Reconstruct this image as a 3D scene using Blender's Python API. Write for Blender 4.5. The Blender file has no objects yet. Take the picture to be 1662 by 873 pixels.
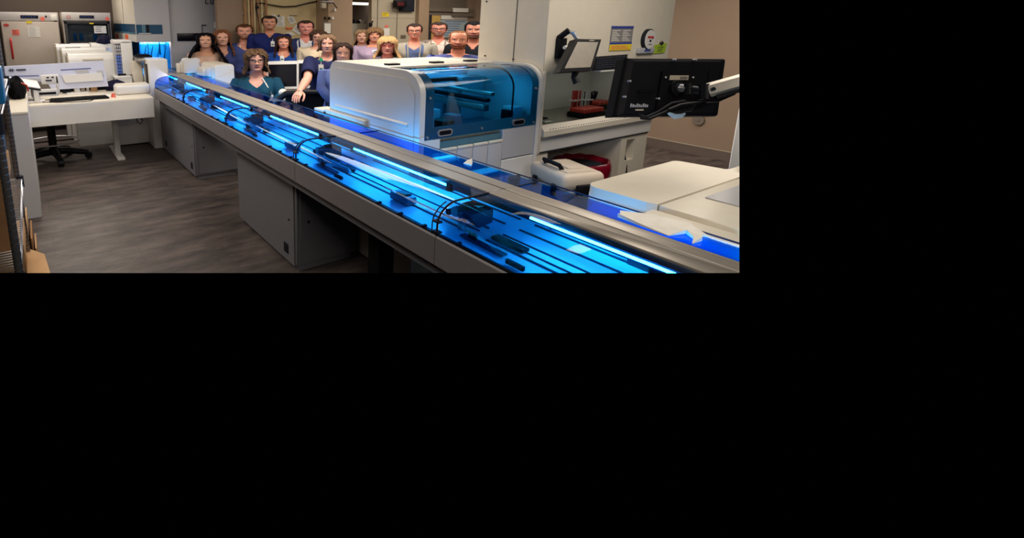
import bpy, bmesh, math, random
from mathutils import Vector, Matrix
R = math.radians
random.seed(7)
D = bpy.data
SC = bpy.context.scene
COL = SC.collection

# ------------------------------------------------------------------ camera
IW, IH = 1662.0, 873.0
F, CX, CY, HY, CAMH = 830.7, 572.8, 224.9, 35.57, 1.70
YAW, ROLL = 0.561253, 0.007308
PITCH = math.atan2(CY - HY, F)
_f0 = Vector((math.sin(YAW), math.cos(YAW), 0))
_r0 = Vector((math.cos(YAW), -math.sin(YAW), 0))
_u0 = Vector((0, 0, 1))
FW = _f0 * math.cos(PITCH) - _u0 * math.sin(PITCH)
UP0 = _u0 * math.cos(PITCH) + _f0 * math.sin(PITCH)
RT = _r0 * math.cos(ROLL) + UP0 * math.sin(ROLL)
UP = UP0 * math.cos(ROLL) - _r0 * math.sin(ROLL)
CAM = Vector((0, 0, CAMH))
cd = D.cameras.new('camera'); cam = D.objects.new('camera', cd); COL.objects.link(cam)
cd.sensor_fit = 'HORIZONTAL'; cd.sensor_width = 36; cd.lens = 36 * F / IW
cd.shift_x = (IW / 2 - CX) / IW
cd.shift_y = -(IH / 2 - CY) / IW
cd.clip_start = 0.02; cd.clip_end = 100
M3 = Matrix((RT, UP, -FW)).transposed()
cam.matrix_world = Matrix.Translation(CAM) @ M3.to_4x4()
SC.camera = cam

def ray(px, py): return FW + RT * ((px - CX) / F) - UP * ((py - CY) / F)
def atX(px, py, x): d = ray(px, py); return CAM + d * (x / d.x)
def atY(px, py, y): d = ray(px, py); return CAM + d * (y / d.y)
def atZ(px, py, z): d = ray(px, py); return CAM + d * ((z - CAMH) / d.z)
def atK(px, py, k): return CAM + ray(px, py) * k

# ------------------------------------------------------------------ view, world, lights
SC.view_settings.view_transform = 'Standard'
SC.view_settings.look = 'None'
SC.view_settings.gamma = 1.0
SC.view_settings.use_curve_mapping = False
SC.view_settings.exposure = 0.0
SC.cycles.max_bounces = 12
SC.cycles.transparent_max_bounces = 24
SC.cycles.caustics_reflective = False
SC.cycles.caustics_refractive = False
SC.cycles.sample_clamp_indirect = 4.0
w = D.worlds.new('world'); SC.world = w; w.use_nodes = True
w.node_tree.nodes['Background'].inputs[0].default_value = (0, 0, 0, 1)
w.node_tree.nodes['Background'].inputs[1].default_value = 0

def area(name, loc, sx, sy, power, col, rot=(0, 0, 0)):
    l = D.lights.new(name, 'AREA'); l.shape = 'RECTANGLE'; l.size = sx; l.size_y = sy
    l.energy = power; l.color = col
    o = D.objects.new(name, l); COL.objects.link(o); o.location = loc; o.rotation_euler = rot
    return o
WARM = (1.0, .91, .80)
for loc, sx, sy, pw in (((-0.3, 3.4, 2.62), .9, 1.8, 34), ((0.1, 6.6, 2.62), .9, 1.8, 44), ((2.6, 4.4, 2.62), 2.4, 1.2, 84), ((4.85, 3.65, 2.62), .09, 1.5, 30), ((5.22, 3.35, 2.62), .05, 1.4, 24), ((5.6, 6.2, 2.62), 1.8, .6, 34),
                        ((3.2, 1.2, 2.62), 1.8, .9, 36), ((6.4, 2.2, 2.62), .5, 1.8, 24), ((0.5, -1.5, 2.6), 1.8, .9, 95), ((0.3, 9.0, 2.62), 1.2, .6, 24)):  # lamps behind the camera and above the far modules are added fill
    area('ceiling_and_fill_lamp', loc, sx, sy, pw, WARM)
area('hall_lamp', (4.7, 9.4, 2.0), .6, 1.2, 16, WARM)

# ------------------------------------------------------------------ materials
def nt(name):
    m = D.materials.new(name); m.use_nodes = True
    return m, m.node_tree.nodes, m.node_tree.links
def srgb(r, g, b):
    f = lambda c: (c / 255 / 12.92) if c / 255 <= .04045 else ((c / 255 + .055) / 1.055) ** 2.4
    return (f(r), f(g), f(b), 1)
def mat(name, rgb, rough=.5, metal=0, var=.04, scale=14, bump=0, spec=.5, coat=0, stretch=(1, 1, 1)):
    m, n, l = nt(name); b = n['Principled BSDF']
    c = srgb(*rgb)
    tc = n.new('ShaderNodeTexCoord'); mp = n.new('ShaderNodeMapping'); mp.inputs['Scale'].default_value = stretch
    l.new(tc.outputs['Object'], mp.inputs['Vector'])
    no = n.new('ShaderNodeTexNoise'); no.inputs['Scale'].default_value = scale; no.inputs['Detail'].default_value = 4
    l.new(mp.outputs[0], no.inputs['Vector'])
    rp = n.new('ShaderNodeValToRGB')
    rp.color_ramp.elements[0].position = .3; rp.color_ramp.elements[1].position = .7
    rp.color_ramp.elements[0].color = tuple(max(0, x * (1 - var)) for x in c[:3]) + (1,)
    rp.color_ramp.elements[1].color = tuple(min(1, x * (1 + var)) for x in c[:3]) + (1,)
    l.new(no.outputs['Fac'], rp.inputs['Fac']); l.new(rp.outputs['Color'], b.inputs['Base Color'])
    b.inputs['Roughness'].default_value = rough; b.inputs['Metallic'].default_value = metal
    b.inputs['Specular IOR Level'].default_value = spec
    b.inputs['Coat Weight'].default_value = coat
    if bump:
        bp = n.new('ShaderNodeBump'); bp.inputs['Strength'].default_value = bump; bp.inputs['Distance'].default_value = .01
        l.new(no.outputs['Fac'], bp.inputs['Height']); l.new(bp.outputs['Normal'], b.inputs['Normal'])
    return m
def emis(name, rgb, s):
    m, n, l = nt(name); n.remove(n['Principled BSDF'])
    e = n.new('ShaderNodeEmission'); e.inputs[0].default_value = (*rgb, 1); e.inputs[1].default_value = s
    l.new(e.outputs[0], n['Material Output'].inputs[0]); return m
def glass(name, tint, refl=.5, rough=.02):
    m, n, l = nt(name); n.remove(n['Principled BSDF'])
    t = n.new('ShaderNodeBsdfTransparent'); t.inputs[0].default_value = (*tint, 1)
    g = n.new('ShaderNodeBsdfGlossy'); g.inputs['Roughness'].default_value = rough
    fr = n.new('ShaderNodeLayerWeight'); fr.inputs['Blend'].default_value = .5
    pw = n.new('ShaderNodeMath'); pw.operation = 'POWER'; pw.inputs[1].default_value = 4.5
    ma = n.new('ShaderNodeMath'); ma.operation = 'MULTIPLY_ADD'; ma.inputs[1].default_value = .95; ma.inputs[2].default_value = .035
    mu = n.new('ShaderNodeMath'); mu.operation = 'MULTIPLY'; mu.inputs[1].default_value = refl
    mx = n.new('ShaderNodeMixShader')
    l.new(fr.outputs['Facing'], pw.inputs[0]); l.new(pw.outputs[0], ma.inputs[0]); l.new(ma.outputs[0], mu.inputs[0]); l.new(mu.outputs[0], mx.inputs[0]); l.new(t.outputs[0], mx.inputs[1]); l.new(g.outputs[0], mx.inputs[2])
    l.new(mx.outputs[0], n['Material Output'].inputs[0]); return m

WHITE = mat('white_enamel', (214, 212, 208), .35, var=.015)
CREAM = mat('cream_plastic', (216, 207, 190), .4, var=.02)
GREYW = mat('light_grey_panel', (176, 175, 178), .45, var=.015)
TRACKG = mat('track_fascia_grey', (122, 118, 120), .5, var=.02)
CABG = mat('cabinet_grey', (112, 112, 117), .5, var=.02)
SEAM = mat('dark_seam', (30, 30, 34), .6)
BLACK = mat('black_plastic', (12, 12, 17), .5, var=.1, spec=.18)
BLACKM = mat('black_matt', (9, 9, 12), .8, var=.1, spec=.12)
DARKG = mat('dark_grey_rubber', (34, 36, 44), .7, var=.1, spec=.15)
STEEL = mat('brushed_steel', (185, 178, 168), .38, 1, var=.05, scale=40, stretch=(1, .03, 1))
ALU = mat('aluminium', (160, 152, 142), .45, .5, var=.06, scale=60, stretch=(1, .02, 1))
CHROME = mat('chrome', (205, 205, 210), .3, .85, var=.03)
BED = mat('track_bed', (225, 232, 238), .35, var=.02)
RAILB = mat('rail_blue_black', (14, 28, 60), .4, var=.1)
TEALP = mat('teal_plastic', (70, 110, 125), .5)
GLS = glass('blue_tinted_cover', (.10, .61, .97), .5)
GLSD = glass('deep_blue_window', (.20, .66, .90), .9)
CLEAR = glass('clear_sash', (.80, .84, .82), .55)
BLUEBAND = mat('blue_cover_border', (6, 66, 100), .25, var=.05)
LED = emis('led_tube_light', (1.0, .85, 1.0), 60)
LEDI = emis('instrument_inner_light', (.45, .80, 1.0), 14.0)
BENCHFILL = emis('bench_fill_glow', (1.0, .95, .86), 3.0)  # glow of the strip added to brighten the bench recess
FIXT = emis('ceiling_fixture_glow', (1.0, .93, .80), 3.0)
PAPER = mat('white_paper', (222, 218, 208), .8, var=.05, scale=30)
TEXT = mat('printed_ink', (52, 54, 66), .8)
CARD = mat('cardboard', (188, 148, 104), .85, var=.12, scale=6)
CARDD = mat('cardboard_brown', (150, 108, 68), .85, var=.15, scale=8)  # darker brown cardboard tone
RED = mat('red_plastic', (178, 32, 34), .5)
ORANGE = mat('orange_label', (232, 100, 52), .6)
YEL = mat('yellow_label', (226, 196, 40), .6)
GRN = mat('lime_note', (160, 190, 40), .8)
PINK = mat('pink_note', (228, 110, 92), .8)
BLUEI = mat('blue_ink', (40, 60, 140), .7)
CYANP = mat('cyan_packaging', (40, 140, 200), .4)
BAG = mat('red_bag_film', (112, 10, 32), .25, var=.25, scale=9, bump=.8)
TANW = mat('tan_wall_paint', (140, 119, 100), .8, var=.03, scale=3)
CREW = mat('cream_wall_paint', (198, 178, 134), .8, var=.05, scale=4)
PILLAR = mat('brown_pillar_paint', (158, 134, 108), .8, var=.05, scale=5)
DRKW = mat('dark_taupe_wall', (92, 80, 72), .85, var=.04, scale=3)  # one even dark taupe tone
PALEW = mat('pale_panel_wall', (176, 164, 142), .75, var=.03, scale=4)
DOORG = mat('grey_door_paint', (112, 102, 90), .5, var=.03)
WOODY = mat('yellow_wood_lite', (196, 160, 84), .5, var=.1)
BROWNP = mat('brown_pipe_paint', (150, 108, 70), .6, var=.15)
FRIDGE = mat('fridge_enamel', (172, 160, 148), .4, var=.02)
FRIDGET = mat('fridge_header_panel', (190, 184, 180), .4)
COOL = mat('cooler_plastic', (206, 190, 170), .5, var=.03)
SCREEN = mat('dark_screen', (7, 7, 18), .3, var=.1, spec=.2)
PALESCR = mat('pale_screen', (150, 142, 130), .35, var=.06)

def floor_mat():
    m, n, l = nt('vinyl_plank_floor'); b = n['Principled BSDF']
    tc = n.new('ShaderNodeTexCoord')
    mp = n.new('ShaderNodeMapping'); mp.inputs['Scale'].default_value = (1.5, 4.2, 1)
    l.new(tc.outputs['Object'], mp.inputs[0])
    n1 = n.new('ShaderNodeTexNoise'); n1.inputs['Scale'].default_value = 1.7; n1.inputs['Detail'].default_value = 8; n1.inputs['Roughness'].default_value = .65
    l.new(mp.outputs[0], n1.inputs['Vector'])
    rp = n.new('ShaderNodeValToRGB'); rp.color_ramp.elements[0].position = .33; rp.color_ramp.elements[1].position = .70
    rp.color_ramp.elements[0].color = srgb(42, 36, 35); rp.color_ramp.elements[1].color = srgb(108, 95, 89)
    l.new(n1.outputs['Fac'], rp.inputs[0])
    br = n.new('ShaderNodeTexBrick'); br.inputs['Scale'].default_value = 1.0
    br.inputs['Brick Width'].default_value = 1.1; br.inputs['Row Height'].default_value = .46; br.inputs['Mortar Size'].default_value = .003
    br.inputs['Color1'].default_value = (.82, .82, .82, 1); br.inputs['Color2'].default_value = (1.0, 1.0, 1.0, 1); br.inputs['Mortar'].default_value = (.66, .66, .66, 1)
    l.new(tc.outputs['Object'], br.inputs['Vector'])
    mx = n.new('ShaderNodeMixRGB'); mx.blend_type = 'MULTIPLY'; mx.inputs[0].default_value = 1
    l.new(rp.outputs[0], mx.inputs[1]); l.new(br.outputs['Color'], mx.inputs[2]); l.new(mx.outputs[0], b.inputs['Base Color'])
    b.inputs['Roughness'].default_value = .5
    bp = n.new('ShaderNodeBump'); bp.inputs['Strength'].default_value = .1; l.new(n1.outputs['Fac'], bp.inputs['Height']); l.new(bp.outputs[0], b.inputs['Normal'])
    return m
FLOOR = floor_mat()

# ------------------------------------------------------------------ mesh builder
class MB:
    def __init__(s): s.v = []; s.f = []; s.m = []; s.mats = []; s.sm = []
    def mi(s, m):
        if m not in s.mats: s.mats.append(m)
        return s.mats.index(m)
    def add(s, vs, fs, m, smooth=False, M=None):
        o = len(s.v)
        for p in vs:
            p = Vector(p)
            s.v.append(M @ p if M else p)
        k = s.mi(m)
        for f in fs: s.f.append([o + i for i in f]); s.m.append(k); s.sm.append(smooth)
        return s
    def box(s, x0, x1, y0, y1, z0, z1, m, bev=0, seg=2, M=None):
        if x1 < x0: x0, x1 = x1, x0
        if y1 < y0: y0, y1 = y1, y0
        if z1 < z0: z0, z1 = z1, z0
        if bev <= 0:
            vs = [(x, y, z) for x in (x0, x1) for y in (y0, y1) for z in (z0, z1)]
            fs = [(0, 1, 3, 2), (4, 6, 7, 5), (0, 4, 5, 1), (2, 3, 7, 6), (0, 2, 6, 4), (1, 5, 7, 3)]
            return s.add(vs, fs, m, False, M)
        b = bmesh.new(); bmesh.ops.create_cube(b, size=1)
        for v in b.verts:
            v.co = Vector(((x0 + x1) / 2 + v.co.x * (x1 - x0), (y0 + y1) / 2 + v.co.y * (y1 - y0), (z0 + z1) / 2 + v.co.z * (z1 - z0)))
        bev = min(bev, .49 * min(x1 - x0, y1 - y0, z1 - z0))
        bmesh.ops.bevel(b, geom=b.edges[:], offset=bev, segments=seg, affect='EDGES', profile=.5)
        b.verts.index_update()
        s.add([v.co.copy() for v in b.verts], [[v.index for v in f.verts] for f in b.faces], m, True, M)
        b.free(); return s
    def prism(s, pts, axis, a0, a1, m, smooth=False, M=None):
        # pts: list of 2D points in the plane normal to axis; order x:(y,z) y:(x,z) z:(x,y)
        def mk(p, a): return {'x': (a, p[0], p[1]), 'y': (p[0], a, p[1]), 'z': (p[0], p[1], a)}[axis]
        n = len(pts); vs = [mk(p, a0) for p in pts] + [mk(p, a1) for p in pts]
        s.add(vs, [[i, (i + 1) % n, n + (i + 1) % n, n + i] for i in range(n)], m, smooth, M)
        o = len(s.v) - 2 * n; k = s.mi(m)
        s.f += [[o + i for i in range(n)][::-1], [o + n + i for i in range(n)]]; s.m += [k, k]; s.sm += [False, False]
        return s
    def loft(s, rings, m, cap=True, smooth=True, closed=True, M=None):
        n = len(rings[0]); vs = [p for r in rings for p in r]; fs = []
        for i in range(len(rings) - 1):
            for j in range(n if closed else n - 1):
                a = i * n + j; b2 = i * n + (j + 1) % n
                fs.append([a, b2, b2 + n, a + n])
        if cap and closed:
            fs.append(list(range(n))[::-1]); fs.append([(len(rings) - 1) * n + j for j in range(n)])
        return s.add(vs, fs, m, smooth, M)
    def tube(s, path, r, m, n=10, cap=True, smooth=True):
        path = [Vector(p) for p in path]; rings = []
        rr = r if isinstance(r, (list, tuple)) else [r] * len(path)
        pu = None
        for i, p in enumerate(path):
            t = (path[min(i + 1, len(path) - 1)] - path[max(i - 1, 0)])
            t = t.normalized() if t.length > 0 else Vector((0, 0, 1))
            if pu is None:
                pu = t.orthogonal().normalized()
            u = (pu - t * pu.dot(t)); u = u.normalized() if u.length > 1e-6 else t.orthogonal().normalized(); pu = u
            v = t.cross(u)
            rings.append([p + (u * math.cos(2 * math.pi * j / n) + v * math.sin(2 * math.pi * j / n)) * rr[i] for j in range(n)])
        return s.loft(rings, m, cap, smooth)
    def cyl(s, p0, p1, r, m, n=20, r1=None): return s.tube([p0, p1], [r, r if r1 is None else r1], m, n)
    def ell(s, c, rx, ry, rz, m, n=16, k=10):
        rings = []
        for i in range(k + 1):
            a = -math.pi / 2 + math.pi * i / k; cr = max(math.cos(a), .02)
            rings.append([(c[0] + rx * cr * math.cos(2 * math.pi * j / n), c[1] + ry * cr * math.sin(2 * math.pi * j / n), c[2] + rz * math.sin(a)) for j in range(n)])
        return s.loft(rings, m)

def arc(cx, cy, r, a0, a1, n=8):
    return [(cx + r * math.cos(R(a0 + (a1 - a0) * i / n)), cy + r * math.sin(R(a0 + (a1 - a0) * i / n))) for i in range(n + 1)]

def mesh_obj(name, mb, parent=None, label=None, fixn=True):
    me = D.meshes.new(name)
    off = Vector((0, 0, 0))
    if parent is not None:
        off = parent['_o'] if False else PW[parent.name]
    me.from_pydata([tuple(v - off) for v in mb.v], [], mb.f)
    for m in mb.mats: me.materials.append(m)
    me.polygons.foreach_set('material_index', mb.m)
    me.polygons.foreach_set('use_smooth', mb.sm)
    me.update()
    if fixn:
        b = bmesh.new(); b.from_mesh(me); bmesh.ops.recalc_face_normals(b, faces=b.faces[:]); b.to_mesh(me); b.free()
    if any(mb.sm):
        try: me.set_sharp_from_angle(angle=R(42))
        except Exception: pass
    o = D.objects.new(name, me); COL.objects.link(o)
    if parent is not None: o.parent = parent; PW[o.name] = off.copy()
    else: PW[o.name] = Vector((0, 0, 0))
    if label: o['label'] = label
    return o
PW = {}
def thing(name, label, cat, loc, group=None):
    o = D.objects.new(name, None); COL.objects.link(o); o.location = loc; o.empty_display_size = .05
    PW[o.name] = Vector(loc); o['label'] = label; o['category'] = cat
    if group: o['group'] = group
    return o
def solo(name, mb, label, cat, group=None):
    # single-mesh thing with its origin at its base centre
    xs = [v.x for v in mb.v]; ys = [v.y for v in mb.v]; zs = [v.z for v in mb.v]
    off = Vector(((min(xs) + max(xs)) / 2, (min(ys) + max(ys)) / 2, min(zs)))
    for v in mb.v: v -= off
    o = mesh_obj(name, mb); o.location = off; PW[o.name] = off
    o['label'] = label; o['category'] = cat
    if group: o['group'] = group
    return o
def struct(name, mb):
    o = mesh_obj(name, mb); o['kind'] = 'structure'; return o
def part(t, name, mb, label=None): return mesh_obj(name, mb, t, label)

# ------------------------------------------------------------------ room
struct('floor', MB().box(-1.2, 7.5, 0.6, 12.6, -.05, 0, FLOOR))
struct('wall_right', MB().box(7.42, 7.52, 0.5, 7.5, 0, 2.7, TANW))
struct('baseboard_right', MB().box(7.40, 7.42, 0.6, 7.4, 0, .12, mat('taupe_baseboard', (98, 84, 76), .6)).box(7.397, 7.402, .6, 7.4, .118, .128, PALEW))
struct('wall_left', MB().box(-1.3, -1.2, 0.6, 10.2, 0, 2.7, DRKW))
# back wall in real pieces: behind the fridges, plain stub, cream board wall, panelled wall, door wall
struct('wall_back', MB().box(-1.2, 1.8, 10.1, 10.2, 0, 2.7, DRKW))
XS = [atY(x, 30, 7.4).x for x in (353, 394, 514, 552, 603, 612, 674, 690, 768)]
struct('wall_stub', MB().box(XS[0], XS[1], 7.40, 7.5, 0, 2.7, TANW))
struct('wall_north', MB().box(XS[1], XS[2], 7.42, 7.52, 0, 2.7, CREW))
wp = MB().box(XS[4], XS[6], 7.40, 7.50, 0, 2.7, PALEW)
for xx in (XS[5], XS[5] + (XS[6] - XS[5]) * .5): wp.box(xx, xx + .012, 7.392, 7.40, 0, 2.7, DOORG)
wp.box(XS[4], XS[6], 7.394, 7.40, 1.77, 1.782, PALEW)
struct('wall_panelled', wp)
struct('trim_1', MB().box(XS[6], XS[7], 7.30, 7.5, 0, 2.7, PILLAR))
struct('wall_door', MB().box(XS[7], 7.42, 7.46, 7.52, 0, 2.7, DOORG).box(7.25, 7.42, 7.40, 7.46, 0, 2.7, TANW))
# hall recess
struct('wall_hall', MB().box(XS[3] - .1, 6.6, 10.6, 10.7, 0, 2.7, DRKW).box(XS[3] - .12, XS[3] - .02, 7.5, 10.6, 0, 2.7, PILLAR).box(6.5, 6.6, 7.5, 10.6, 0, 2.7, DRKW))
struct('trim_2', MB().box(XS[3] - .02, XS[4], 7.40, 7.5, 2.06, 2.7, PILLAR))
struct('wall_column', MB().box(XS[2], XS[3], 7.02, 7.5, 0, 2.7, PILLAR))
struct('ceiling', MB().box(-1.3, 7.5, 0.4, 12.6, 2.70, 2.76, mat('ceiling_tile', (205, 200, 190), .9)))
# door in the back wall
dr = struct('door_1', MB().box(atY(694, 30, 7.4).x, atY(764, 30, 7.4).x, 7.42, 7.46, 0, 1.90, DOORG))
x0, x1 = atY(690, 30, 7.4).x, atY(768, 30, 7.4).x
struct('trim_3', MB().box(x0, x0 + .05, 7.38, 7.46, 0, 1.96, DOORG).box(x0 + .05, x1, 7.38, 7.46, 1.90, 1.96, DOORG))

# helper: things flat on the back wall, given by pixel box at wall distance y
def wallrect(mb, px0, py0, px1, py1, y, m, d=.006):
    a = atY(px0, py0, y); b = atY(px1, py1, y)
    mb.box(a.x, b.x, y - d, y, b.z, a.z, m); return mb
def solo_rect(name, px0, py0, px1, py1, y, m, label, cat, group=None, d=.006, lines=0, ink=TEXT):
    mb = wallrect(MB(), px0, py0, px1, py1, y, m, d)
    a = atY(px0, py0, y); b = atY(px1, py1, y)
    for i in range(lines):
        z = a.z + (b.z - a.z) * (i + .7) / (lines + .6); wd = (.55 + .3 * random.random())
        mb.box(a.x + (b.x - a.x) * .12, a.x + (b.x - a.x) * (.12 + wd * .8), y - d - .002, y - d, z, z + abs(a.z - b.z) * .25 / (lines + 1), ink)
    return solo(name, mb, label, cat, group)

# ------------------------------------------------------------------ the lit conveyor track
XF, XFB, XB, ZT, ZF0, ZC = 1.27, 1.30, 1.885, .885, .752, 1.01
J = [.30, 1.41, 2.67, 3.94, 5.26]
YEND = 6.62
YR = 7.98
tr = thing('conveyor_track', 'long grey specimen conveyor with blue lit transparent covers running diagonally through the room', 'conveyor', (1.6, 3.5, 0))
def fascia_profile():
    # (x,z) front fascia with a slight bevel at top and a return underneath
    return [(XF, ZT - .006), (XF + .006, ZT), (XF + .035, ZT), (XF + .035, ZF0 + .02), (XF + .05, ZF0), (XF + .012, ZF0), (XF, ZF0 + .012)]
for i, y0 in enumerate(J):
    y1 = J[i + 1] if i + 1 < len(J) else YEND
    part(tr, 'front_fascia', MB().prism(fascia_profile(), 'y', y0 + .002, y1 - .002, TRACKG))
# curved end of the front half
def rev(profile, cx, cy, a0, a1, n=10):
    rings = []
    for i in range(n + 1):
        a = R(a0 + (a1 - a0) * i / n)
        rings.append([(cx - p[0] * math.cos(a), cy + p[0] * math.sin(a), p[1]) for p in profile])
    return rings
CXE = 1.66
part(tr, 'end_fascia', MB().loft(rev([(CXE - p[0], p[1]) for p in fascia_profile()], CXE, YEND, 0, 78), TRACKG, smooth=False))
bed = MB().box(XF + .035, 1.86, J[0], YEND, ZF0 + .005, .832, BED)
bed.box(1.60, 1.86, YEND, YR, ZF0, .832, BED)
bed.prism([(CXE - .345 * math.cos(R(a)), YEND + .345 * math.sin(R(a))) for a in range(0, 91, 10)] + [(CXE, YEND)], 'z', ZF0 + .01, .832, BED)
part(tr, 'track_bed', bed)
part(tr, 'base_tray', MB().box(XF + .05, 1.86, J[0], YEND, .69, ZF0 + .004, CABG).box(1.60, 1.86, YEND, YR, .69, ZF0, CABG))
part(tr, 'rear_fascia', MB().box(1.862, 1.882, J[0], YR, .70, ZT, WHITE))
for xr, wd in ((1.375, .004), (1.50, .007), (1.545, .004), (1.60, .006), (1.70, .008), (1.80, .008)):
    mb = MB()
    for i, y0 in enumerate(J):
        y1 = J[i + 1] if i + 1 < len(J) else YEND
        mb.box(xr, xr + wd, y0 + .03, y1 - .05, .832, .838, RAILB)
    part(tr, 'belt_rail', mb)
# covers
def cover_prof(t=0):
    r = .085
    pts = [(XF + .01 + t, ZT)] + [(XF + .012 + t, .90)]
    pts += [(XF + .012 + t + (r + .02) * (1 - math.cos(R(a))), ZC - t - r + r * math.sin(R(a))) for a in range(0, 91, 10)]
    pts += [(1.548, ZC - t)]
    return pts
def shell_prof(): 
    a = cover_prof(0); b = cover_prof(.004); return a + b[::-1]
for i, y0 in enumerate(J):
    y1 = J[i + 1] if i + 1 < len(J) else YEND
    c = part(tr, 'front_cover', MB().prism(shell_prof(), 'y', y0 + .004, y1 - .004, GLS, smooth=True))
    # black lip along the foot with its clips
    lip = MB().box(XF + .007, XF + .02, y0 + .004, y1 - .004, ZT, ZT + .007, BLACK)
    for yy in (y1 - .12, y0 + .40, y0 + .24, y0 + .08): lip.box(XF + .004, XF + .028, yy, yy + .014, ZT + .004, ZT + .014, BLACK, .002)
    mesh_obj('foot_seal', lip, c)
    if i > 0:
        prof = cover_prof(-.003)
        mb = MB().tube([(p[0], y0, p[1]) for p in prof], .0045, BLACK, 8)
        mb.tube([(p[0], y0 + .03, p[1] - .004) for p in prof[:-3]], .003, DARKG, 6)
        for zz in (ZT + .012, ZT + .055):
            mb.box(XF - .002, XF + .022, y0 - .016, y0 + .02, zz, zz + .008, BLACK, .002)
        mb.tube([(1.548, y0, ZC + .002), (1.885, y0, ZC + .002)], .0028, BLACK, 6)
        mesh_obj('hinge_seal', mb, c)
part(tr, 'end_cover', MB().loft(rev([(CXE - p[0], p[1]) for p in shell_prof()], CXE, YEND, 0, 80), GLS, smooth=True))
# centre steel lids, in two strips split by a black gap
for a, b_ in ((1.552, 1.638), (1.646, 1.716)):
    ys = [J[0], 1.41, 2.67, 3.94, 5.26, 6.6, YR]
    mb = MB()
    for i in range(len(ys) - 1): mb.box(a, b_, ys[i] + .0015, ys[i + 1] - .0015, ZC - .022, ZC + .006, ALU, .002, 1)
    part(tr, 'centre_lid', mb)
part(tr, 'centre_beam', MB().box(1.628, 1.70, J[0], YR, .93, ZC - .023, RAILB).box(1.638, 1.646, J[0], YR, ZC - .03, ZC - .006, BLACKM))
# rear covers
for i, y0 in enumerate(J + [YEND]):
    y1 = (J + [YEND, YR])[i + 1]
    rp = [(1.716, ZC - .004), (1.716, ZC), (1.86, ZC), (1.875, ZC - .006), (1.885, ZC - .02), (1.885, ZT), (1.881, ZT), (1.881, ZC - .022), (1.872, ZC - .011), (1.858, ZC - .004)]
    rc = part(tr, 'rear_cover', MB().prism(rp, 'y', y0 + .004, y1 - .004, GLS))
    mesh_obj('edge_seal', MB().tube([(1.884, y0, ZC - .001), (1.884, y1, ZC - .001)], .0035, RAILB, 6), rc)
# led tubes and gantries
LEDW = .8
def led_lamp(ya, yb):
    area('track_led_lamp', (1.588, (ya + yb) / 2, .948), .012, yb - ya, LEDW * (yb - ya), (.5, .66, 1.0), (0, R(48), 0))
    area('track_led_lamp', (1.722, (ya + yb) / 2, .955), .012, yb - ya, LEDW * 5.0 * (yb - ya), (.6, .95, 1.0), (0, R(-70), 0))
led_lamp(.33, 1.23)
for i, y0 in enumerate(J[1:] + [6.50]):
    mb = MB().cyl((1.600, y0 + .30, .955), (1.600, min(y0 + 1.12, 7.3), .955), .0052, LED, 10)
    part(tr, 'led_tube', mb)
    led_lamp(y0 + .30, min(y0 + 1.12, 7.3))
    part(tr, 'tube_holder', MB().box(1.592, 1.612, y0 + .27, y0 + .30, .93, .975, BLACK, .003).box(1.592, 1.612, min(y0 + 1.12, 7.3), min(y0 + 1.15, 7.33), .93, .975, BLACK, .003))
part(tr, 'led_tube', MB().cyl((1.600, .33, .955), (1.600, 1.23, .955), .0052, LED, 10))
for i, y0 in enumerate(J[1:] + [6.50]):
    g = MB()
    g.box(1.54, 1.61, y0 + .03, y0 + .14, .87, .93, BLACK, .006)
    g.prism([(1.46, .93), (1.60, .93), (1.60, .87), (1.52, .86)], 'y', y0 + .01, y0 + .05, RAILB)
    g.box(1.47, 1.50, y0 + .06, y0 + .085, .84, .915, TEALP, .003)
    g.cyl((1.49, y0 + .13, .90), (1.56, y0 + .13, .90), .022, STEEL, 14)
    g.cyl((1.49, y0 + .17, .885), (1.56, y0 + .17, .885), .014, BLACK, 12)
    g.box(1.43, 1.46, y0 - .2, y0 + .03, .838, .846, RAILB, .002)
    g.box(1.40, 1.415, y0 - .32, y0 - .24, .838, .856, BLACK, .002).box(1.44, 1.452, y0 - .05, y0 - .01, .838, .87, BLACK, .002)
    g.box(1.52, 1.56, y0 - .22, y0 - .06, .838, .852, BLACK, .002)
    part(tr, 'transfer_gantry', g)
    if i: part(tr, 'reflection_rod', MB().tube([(1.435, y0 - .36, .885), (1.435, y0 - .34, .90), (1.435, y0 + .02, .90)], .010, WHITE, 10), 'white rod imitating a light reflection along the lane')  # rod shaped and coloured to imitate a ceiling light reflection on the cover
    part(tr, 'carrier_rack', MB().box(1.46, 1.52, y0 + .42, y0 + .56, .838, .875, TEALP, .004).box(1.468, 1.512, y0 + .45, y0 + .52, .875, .883, BLACK, .002))
    for q in (.60, .93, .28):
        if y0 + q < YEND - .1:
            part(tr, 'lane_marker', MB().box(1.352, 1.378, y0 + q, y0 + q + .10, .832, .842, TEALP, .003))
for (a, z) in ((1.82, .87), ):
    for y0 in (.6, 1.9, 3.2, 4.5, 5.8): part(tr, 'rear_drive', MB().box(1.79, 1.85, y0, y0 + .34, .832, .90, RAILB, .006).tube([(1.80, y0 + .35, .86), (1.82, y0 + .45, .93), (1.82, y0 + .6, .93), (1.80, y0 + .68, .85)], .007, RAILB, 8))
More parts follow.
